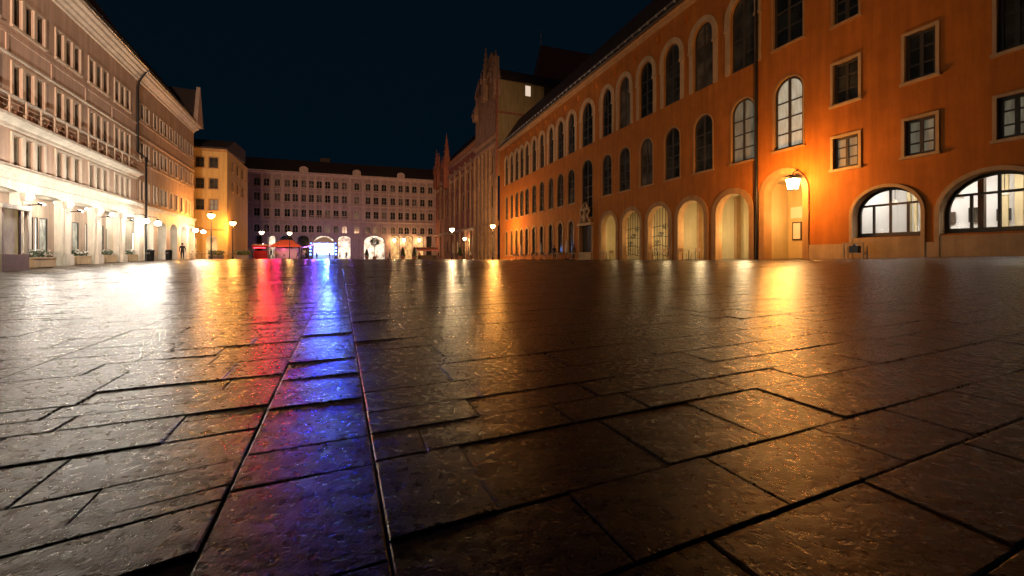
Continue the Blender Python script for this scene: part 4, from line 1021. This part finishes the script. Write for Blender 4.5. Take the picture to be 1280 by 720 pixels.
# round clipped tree in a tub before the big lit arch
def leafball(mb, cx, cy, cz, r, n_, m, s=.16):
    for _ in range(n_):
        d = Vector((rnd.gauss(0, 1), rnd.gauss(0, 1), rnd.gauss(0, 1))).normalized()*r*rnd.uniform(.55, 1.05)
        p = Vector((cx, cy, cz))+d; a = Vector((rnd.gauss(0, 1), rnd.gauss(0, 1), rnd.gauss(0, 1))).normalized(); b_ = a.orthogonal().normalized()
        k_ = s*rnd.uniform(.6, 1.2); mb.face([p-a*k_, p+b_*k_*.6, p+a*k_, p-b_*k_*.6], m)
def tub_tree(px, Y, H, r, label, shape='round'):
    t = ent(px, Y, 'potted_tree', label, 'tree', 'potted trees before the far arches')
    m_ = MB(); m_.lathe(0, 0, [(0, .35), (.6, .5), (.68, .52), (.68, .4)], terrac, 10); m_.build('tub', t)
    if shape == 'round':
        m_ = MB(); m_.cyl(0, 0, .6, H-r*.6, .07, .05, wood, 6); m_.build('trunk', t); m_ = MB(); leafball(m_, 0, 0, H, r, 420, leaf)
    else:
        m_ = MB(); m_.cyl(0, 0, .6, H*.6, .06, .04, wood, 6); m_.build('trunk', t); m_ = MB()
        for k in range(6): leafball(m_, 0, 0, .9+(H-.9)*k/6, r*(1-k/7.5), 90, leaf, .14)
    m_.build('crown', t); return t
tub_tree(468, 102, 4.4, 1.15, 'round clipped tree in a tub, dark against the widest lit arch')
tub_tree(458.5, 103, 2.6, .6, 'small conical shrub in a tub at the left foot of the widest lit arch', 'cone')
tub_tree(503.5, 97, 3.0, .6, 'conical shrub in a tub left of the orange lit arches', 'cone')
tub_tree(518, 97, 3.0, .6, 'conical shrub in a tub between the orange lit arches and the striped stall', 'cone')
tub_tree(575, 84, 2.6, .6, 'conical shrub in a tub before the town hall', 'cone')

# flower boxes along the left arcade
def planter(Y, out, L_, label, cut=0):
    x, y = left_point(Y, out); t = thing('flower_box', label, 'planter', (x, y, gz(x, y)), AL, 'flower boxes along the left arcade')
    m_ = MB(); m_.box(-L_/2, L_/2, -.28, .28, .05, .55, trim2); m_.box(-L_/2-.03, L_/2+.03, -.31, .31, .50, .58, trim2)
    for k in (-1, 1): m_.box(k*L_*.4-.06, k*L_*.4+.06, -.25, .25, 0, .05, trim2)
    m_.build('box', t)
    m_ = MB(); 
    for k in range(int(L_/.22)): leafball(m_, -L_/2+.15+k*.22, rnd.uniform(-.08, .08), .68+rnd.uniform(0, .12), .22, 46, leaf, .07)
    m_.build('foliage', t)
    m_ = MB()
    for k in range(int(L_*14)): m_.ball(rnd.uniform(-L_/2, L_/2), rnd.uniform(-.25, .2), .66+rnd.uniform(0, .3), rnd.uniform(.035, .075), petal, 6)
    m_.build('blossoms', t)
planter(21.3, 1.0, 1.9, 'large flower box with white blossoms, nearest of those along the left arcade')
for i, c in enumerate(pc[2:] if len(pc) > 5 else pc[1:]):
    if c > 25: planter(c, .15, 1.7, f'flower box in the {ordn[vis.index(c)]} arch of the left arcade, counted from the left')
# glazed kiosk corner at the left edge
x, y = left_point(17.3, 1.7); t = thing('kiosk', 'brown timber kiosk with a yellowish pane cut by the left edge of the picture', 'kiosk', (x, y, gz(x, y)), AL)
m_ = MB(); m_.box(-.9, .9, -.6, .6, 0, .75, woodl); [m_.box(a-.06, a+.06, c-.06, c+.06, .75, 2.75, stonew) for a in (-.84, .84) for c in (-.54, .54)]; m_.box(-.97, .97, -.67, .67, 2.75, 2.95, stonew); m_.box(.30, .42, -.56, -.50, .75, 2.75, wood); m_.build('body', t)
m_ = MB(); m_.box(-.78, .3, -.52, -.50, .76, 2.74, emat('kiosk_pane', (.8, .6, .25), .28, (.4, .25, .08), (2, 2, 1))); m_.build('pane', t)
# litter bins
def bin_(px, Y, label):
    t = ent(px, Y, 'litter_bin', label, 'bin', 'litter bins by the left arcade'); m_ = MB(); m_.lathe(0, 0, [(0, .24), (.05, .26), (.85, .28), (.9, .30), (.96, .28), (1.02, .1)], metalm, 14); m_.build('body', t)
    m_ = MB(); m_.box(-.18, .18, -.30, -.26, .62, .74, zinc); m_.build('slot', t)
bin_(188, 35.5, 'black litter bin right of the black downpipe'); bin_(211, 41, 'black litter bin farther along the left arcade')
# bicycles
def bicycle(px, Y, rz, label):
    t = ent(px, Y, 'bicycle', label, 'bicycle', 'bicycles by the ochre house', rz)
    def wheel(x):
        m_ = MB(); m_.tube([(x+.33*math.cos(a*math.pi/10), 0, .35+.33*math.sin(a*math.pi/10)) for a in range(21)], .022, metalm, 6); w_ = m_.build('wheel', t)
        m_ = MB(); [m_.tube([(x, 0, .35), (x+.32*math.cos(a*math.pi/6), 0, .35+.32*math.sin(a*math.pi/6))], .004, zinc, 3) for a in range(12)]; m_.build('spokes', w_)
    wheel(-.52); wheel(.52)
    m_ = MB(); m_.tube([(-.52, 0, .35), (-.15, 0, .85), (.36, 0, .82), (0, 0, .33), (-.15, 0, .85)], .02, zinc, 6); m_.tube([(-.52, 0, .35), (0, 0, .33)], .016, zinc, 6); m_.tube([(.52, 0, .35), (.33, 0, .95)], .018, zinc, 6); m_.build('frame', t)
    m_ = MB(); m_.tube([(.2, -.26, .98), (.34, -.1, 1.0), (.34, .1, 1.0), (.2, .26, .98)], .016, metalm, 6); m_.build('handlebar', t)
    m_ = MB(); m_.prism([(-.07, .9), (.07, .9), (.05, .95), (-.05, .95)], -.28, -.04, metalm); m_.tube([(-.15, 0, .8), (-.16, 0, .91)], .015, zinc, 5); m_.build('saddle', t)
bicycle(243, 50, .5, 'bicycle leaning nearest the end of the left arcade'); bicycle(249, 51, .9, 'bicycle in front of the left arch of the ochre house')
bicycle(282, 55, .3, 'bicycle beneath the lamp at the corner of the ochre house')
# hedge boxes before the ochre house
for px, lb in ((270, 'dark hedge trough left of the ochre house door'), (303, 'dark hedge trough right of the ochre house corner')):
    t = ent(px, 55.5, 'hedge_trough', lb, 'hedge', 'hedge troughs by the ochre house', fr); m_ = MB(); m_.box(-.8, .8, -.3, .3, 0, .5, wood); m_.build('box', t)
    m_ = MB(); [leafball(m_, -.65+k*.32, 0, .85, .38, 90, leaf, .10) for k in range(5)]; m_.build('foliage', t)

# small menu stand against the right facade
q = rw_(lu1['x0']+.35, -.45); t = thing('menu_stand', 'small open wooden stand leaning below the left lunette window', 'stand', (q[0], q[1], gz(*q)), AR)
m_ = MB(); [m_.box(a-.03, a+.03, -.15, -.09, 0, .78, woodl) for a in (-.42, .42)]; [m_.box(a-.03, a+.03, .12, .18, 0, .6, woodl) for a in (-.42, .42)]; m_.box(-.45, .45, -.16, -.08, .70, .78, woodl); m_.box(-.39, .39, -.13, .15, .25, .29, woodl); m_.build('frame', t)
m_ = MB(); m_.box(-.2, .2, -.1, .1, .292, .62, metalm); m_.lathe(0, 0, [(.62, .1), (.7, .04)], metalm, 8); m_.build('box', t)

# ------------------------------------------------------------------ cafe furniture
def make_chair():
    t = thing('cafe_chair', 'x', 'chair')
    m_ = MB(); m_.box(-.21, .21, -.21, .21, .43, .46, woodl); m_.build('seat', t)
    m_ = MB(); m_.box(-.21, .21, .19, .22, .60, .88, woodl); m_.box(-.21, -.18, .19, .215, .46, .60, metalm); m_.box(.18, .21, .19, .215, .46, .60, metalm); m_.build('backrest', t)
    for a in (-1, 1):
        for c in (-1, 1): m_ = MB(); m_.tube([(a*.18, c*.18, .43), (a*.21, c*.21, 0)], .014, metalm, 5); m_.build('leg', t)
    return t
def make_table():
    t = thing('cafe_table', 'x', 'table')
    m_ = MB(); m_.cyl(0, 0, .71, .74, .36, .36, canv_w, 16); m_.build('table_top', t)
    m_ = MB(); m_.cyl(0, 0, .03, .71, .03, .03, metalm, 8); m_.cyl(0, 0, 0, .03, .24, .22, metalm, 12); m_.build('pedestal', t); return t
ch0, tb0 = make_chair(), make_table(); used = [False, False]
def put(kind, x, y, rz, label, group):
    k_ = 0 if kind == 'c' else 1; src = (ch0, tb0)[k_]
    o = src if not used[k_] else copy_tree(src); used[k_] = True
    o.location = (x, y, gz(x, y)); o.rotation_euler = (0, 0, rz); o['label'] = label; o['group'] = group
places = [(645, 66, 'nearest the town hall'), (655, 62, 'second nearest the town hall'), (668, 58, 'left of the person in black'), (683, 54.5, 'right beside the person in black'), (697, 50.5, 'second left of the carved gate'), (713, 48, 'just left of the carved gate'), (758, 40, 'before the dimmest lit arch'), (822, 33.2, 'before the third arch left of the downpipe'), (861, 30.3, 'before the second arch left of the downpipe')]
for px, Y, lb in places:
    x, y = pos(px, Y*.965)
    put('t', x, y, 0, 'white round cafe table '+lb, 'cafe tables along the orange building')
    for s_, w_ in ((1, 'near side'), (-1, 'far side')):
        put('c', x+math.cos(AR)*.62*s_, y+math.sin(AR)*.62*s_, AR+math.pi/2*s_+math.pi, 'pale chair, '+w_+' of the cafe table '+lb, 'cafe chairs along the orange building')
for px, Y, lb in ((436, 99, 'left of the widest lit arch'), (452, 97, 'before the left foot of the widest lit arch'), (463, 94, 'before the middle of the widest lit arch'), (475, 96, 'before the right foot of the widest lit arch'), (484, 93, 'between the widest arch and the orange lit arches'), (495, 95, 'before the first orange lit arch'), (385, 93, 'left of the blue-lit stall'), (420, 95, 'right of the blue-lit stall'), (350, 76, 'before the magenta stall'), (342, 73, 'between the red and the magenta stall')):
    x, y = pos(px, Y); put('t', x, y, 0, 'small white far table '+lb, 'tables before the far block')
    for s_, w_ in ((-1, 'left'), (1, 'right')): put('c', x+.6*s_, y, s_*-math.pi/2, w_+' chair at the far table '+lb, 'chairs before the far block')
# chairs and tables seen through the lunettes
for xq, lb in ((lu1['x0']+1.5, 'left lunette window'), (lu2['x0']+.6, 'right lunette window, beside the brown post'), (lu2['x0']+1.5, 'right lunette window, at its middle')):
    q = rw_(xq, 1.6); o = copy_tree(tb0); o.location = (q[0], q[1], zf); o['label'] = 'round table inside the room behind the '+lb; o['group'] = 'tables in the lit room'
    for s_, nm in ((-1, 'left'), (1, 'right')):
        q = rw_(xq+.5*s_, 1.5); o = copy_tree(ch0); o.location = (q[0], q[1], zf); o.rotation_euler = (0, 0, AR+s_*math.pi/2); o['label'] = f'chair on the {nm} of the table behind the {lb}'; o['group'] = 'chairs in the lit room'
# closed white parasols
for px, Y, lb in ((651, 63, 'closed pale parasol nearest the far corner of the orange building'), (676, 56, 'closed pale parasol in the middle of the cafe tables'), (708, 49.5, 'closed pale parasol left of the carved gate')):
    t = ent(px, Y*.97, 'closed_parasol', lb, 'parasol', 'closed parasols of the cafe'); m_ = MB(); m_.lathe(0, 0, [(0, .3), (.06, .3), (.08, .03), (2.3, .03)], metalm, 8); m_.build('pole', t)
    m_ = MB(); m_.lathe(0, 0, [(.85, .05), (.95, .17), (1.3, .12), (2.0, .09), (2.35, .02)], canv_w, 9); m_.build('canopy', t)

# ------------------------------------------------------------------ people
def person_mesh(pose):
    J = [(0, 0, .95), (0, 0, 1.15), (0, 0, 1.38), (0, 0, 1.50), (0, .0, 1.63), (0, 0, 1.74)]
    Rr = [(.15, .11), (.13, .10), (.17, .11), (.055, .055), (.078, .09), (.06, .07)]
    E_ = [(0, 1), (1, 2), (2, 3), (3, 4), (4, 5)]
    st = .16 if pose == 'walk' else .0
    def add(p, r, par): J.append(p); Rr.append((r, r)); E_.append((par, len(J)-1)); return len(J)-1
    for s_ in (-1, 1):
        h = add((s_*.09, 0, .88), .10, 0); k_ = add((s_*.10, -s_*st*.9-.02, .49), .065, h); a = add((s_*.105, -s_*st*1.6+.03, .09), .042, k_); add((s_*.12, -s_*st*1.6-.14, .035), .035, a)
        sh = add((s_*.19, 0, 1.40), .065, 2)
        el = add((s_*.25, s_*st*.6+.02, 1.12), .045, sh); wr = add((s_*.25, s_*st*1.0-.08, .88), .032, el); add((s_*.245, s_*st*1.1-.11, .79), .035, wr)
    me = bpy.data.meshes.new('person'); me.from_pydata(J, E_, []); ob = bpy.data.objects.new('tmp', me); COL.objects.link(ob)
    md = ob.modifiers.new('skin', 'SKIN'); sv = me.skin_vertices[0].data
    for i, r in enumerate(Rr): sv[i].radius = r
    sv[0].use_root = True
    sb = ob.modifiers.new('sub', 'SUBSURF'); sb.levels = 1; sb.render_levels = 1
    dg = bpy.context.evaluated_depsgraph_get(); out = bpy.data.meshes.new_from_object(ob.evaluated_get(dg)); bpy.data.objects.remove(ob)
    return out
skin = mat('skin', (.45, .25, .17), rough=.6); hairm = mat('dark_hair', (.02, .014, .01), rough=.6)
cl = {'black': mat('black_cloth', (.015, .015, .017), rough=.9), 'grey': mat('grey_cloth', (.12, .12, .13), rough=.9), 'beige': mat('beige_cloth', (.38, .30, .22), rough=.9), 'red': mat('red_cloth', (.35, .03, .03), rough=.9), 'blue': mat('blue_cloth', (.04, .06, .16), rough=.9), 'white': mat('white_cloth', (.6, .6, .58), rough=.9)}
pm_ = {p: person_mesh(p) for p in ('stand', 'walk')}
def person(px, Y, pose, top, bottom, rz, label):
    x, y = pos(px, Y); me = pm_[pose].copy(); me.name = 'person'
    me.materials.clear(); [me.materials.append(m) for m in (skin, cl[top], cl[bottom], hairm)]
    idx = []
    for p in me.polygons:
        c = p.center; idx.append(0 if c.z > 1.47 or (abs(c.x) > .2 and c.z < .86) else 1 if c.z > .93 or abs(c.x) > .2 else 2 if c.z > .10 else 3)
    me.polygons.foreach_set('material_index', idx); me.polygons.foreach_set('use_smooth', [True]*len(me.polygons))
    o = thing('person', label, 'person', o=place(me, 'person', None, (x, y, gz(x, y)), rz), group='people on the square')
    m_ = MB(); m_.lathe(0, .015, [(1.60, .088), (1.68, .10), (1.76, .085), (1.80, .01)], hairm, 10); m_.build('hair', o)
folk = [(693, 51.5, 'stand', 'black', 'black', 2.6, 'person in black standing beside the cafe tables of the orange building'),
 (717, 47.0, 'stand', 'grey', 'black', .7, 'person in grey standing by the post of the carved gate'),
 (339, 70, 'walk', 'black', 'grey', 1.4, 'person in a black coat walking right of the red stall'),
 (345, 79, 'stand', 'beige', 'blue', .3, 'person in a beige coat standing left of the magenta stall'),
 (316, 70, 'stand', 'blue', 'black', -.5, 'person in blue standing left of the red stall'),
 (372, 82, 'walk', 'grey', 'black', -1.6, 'person in grey walking away from the magenta stall'),
 (379, 88, 'stand', 'white', 'blue', .2, 'person in white between the magenta and the blue-lit stall'),
 (384, 90, 'walk', 'black', 'black', 1.6, 'person in black walking towards the blue-lit stall'),
 (396, 92, 'stand', 'blue', 'black', 3.0, 'person in dark blue before the left end of the blue-lit stall'),
 (412, 91, 'stand', 'black', 'grey', 3.2, 'person in black before the right end of the blue-lit stall'),
 (425, 94, 'walk', 'red', 'black', -1.5, 'person in red walking right of the blue-lit stall'),
 (433, 97, 'stand', 'black', 'blue', .4, 'person in black standing before the white lit arch'),
 (487, 96, 'walk', 'black', 'black', 1.5, 'person in black walking right of the widest lit arch'),
 (524, 95, 'stand', 'red', 'black', .1, 'person in red at the left of the striped stall'),
 (543, 93, 'stand', 'beige', 'black', -.2, 'person in beige at the right of the striped stall'),
 (548, 90, 'walk', 'black', 'blue', 1.3, 'person in black between the striped stall and the town hall'),
 (588, 80, 'walk', 'white', 'black', -1.4, 'person in a white top walking past the town hall gable'),
 (228, 44, 'stand', 'black', 'black', .5, 'person in black near the far end of the left arcade')]
for a in folk: person(*a)
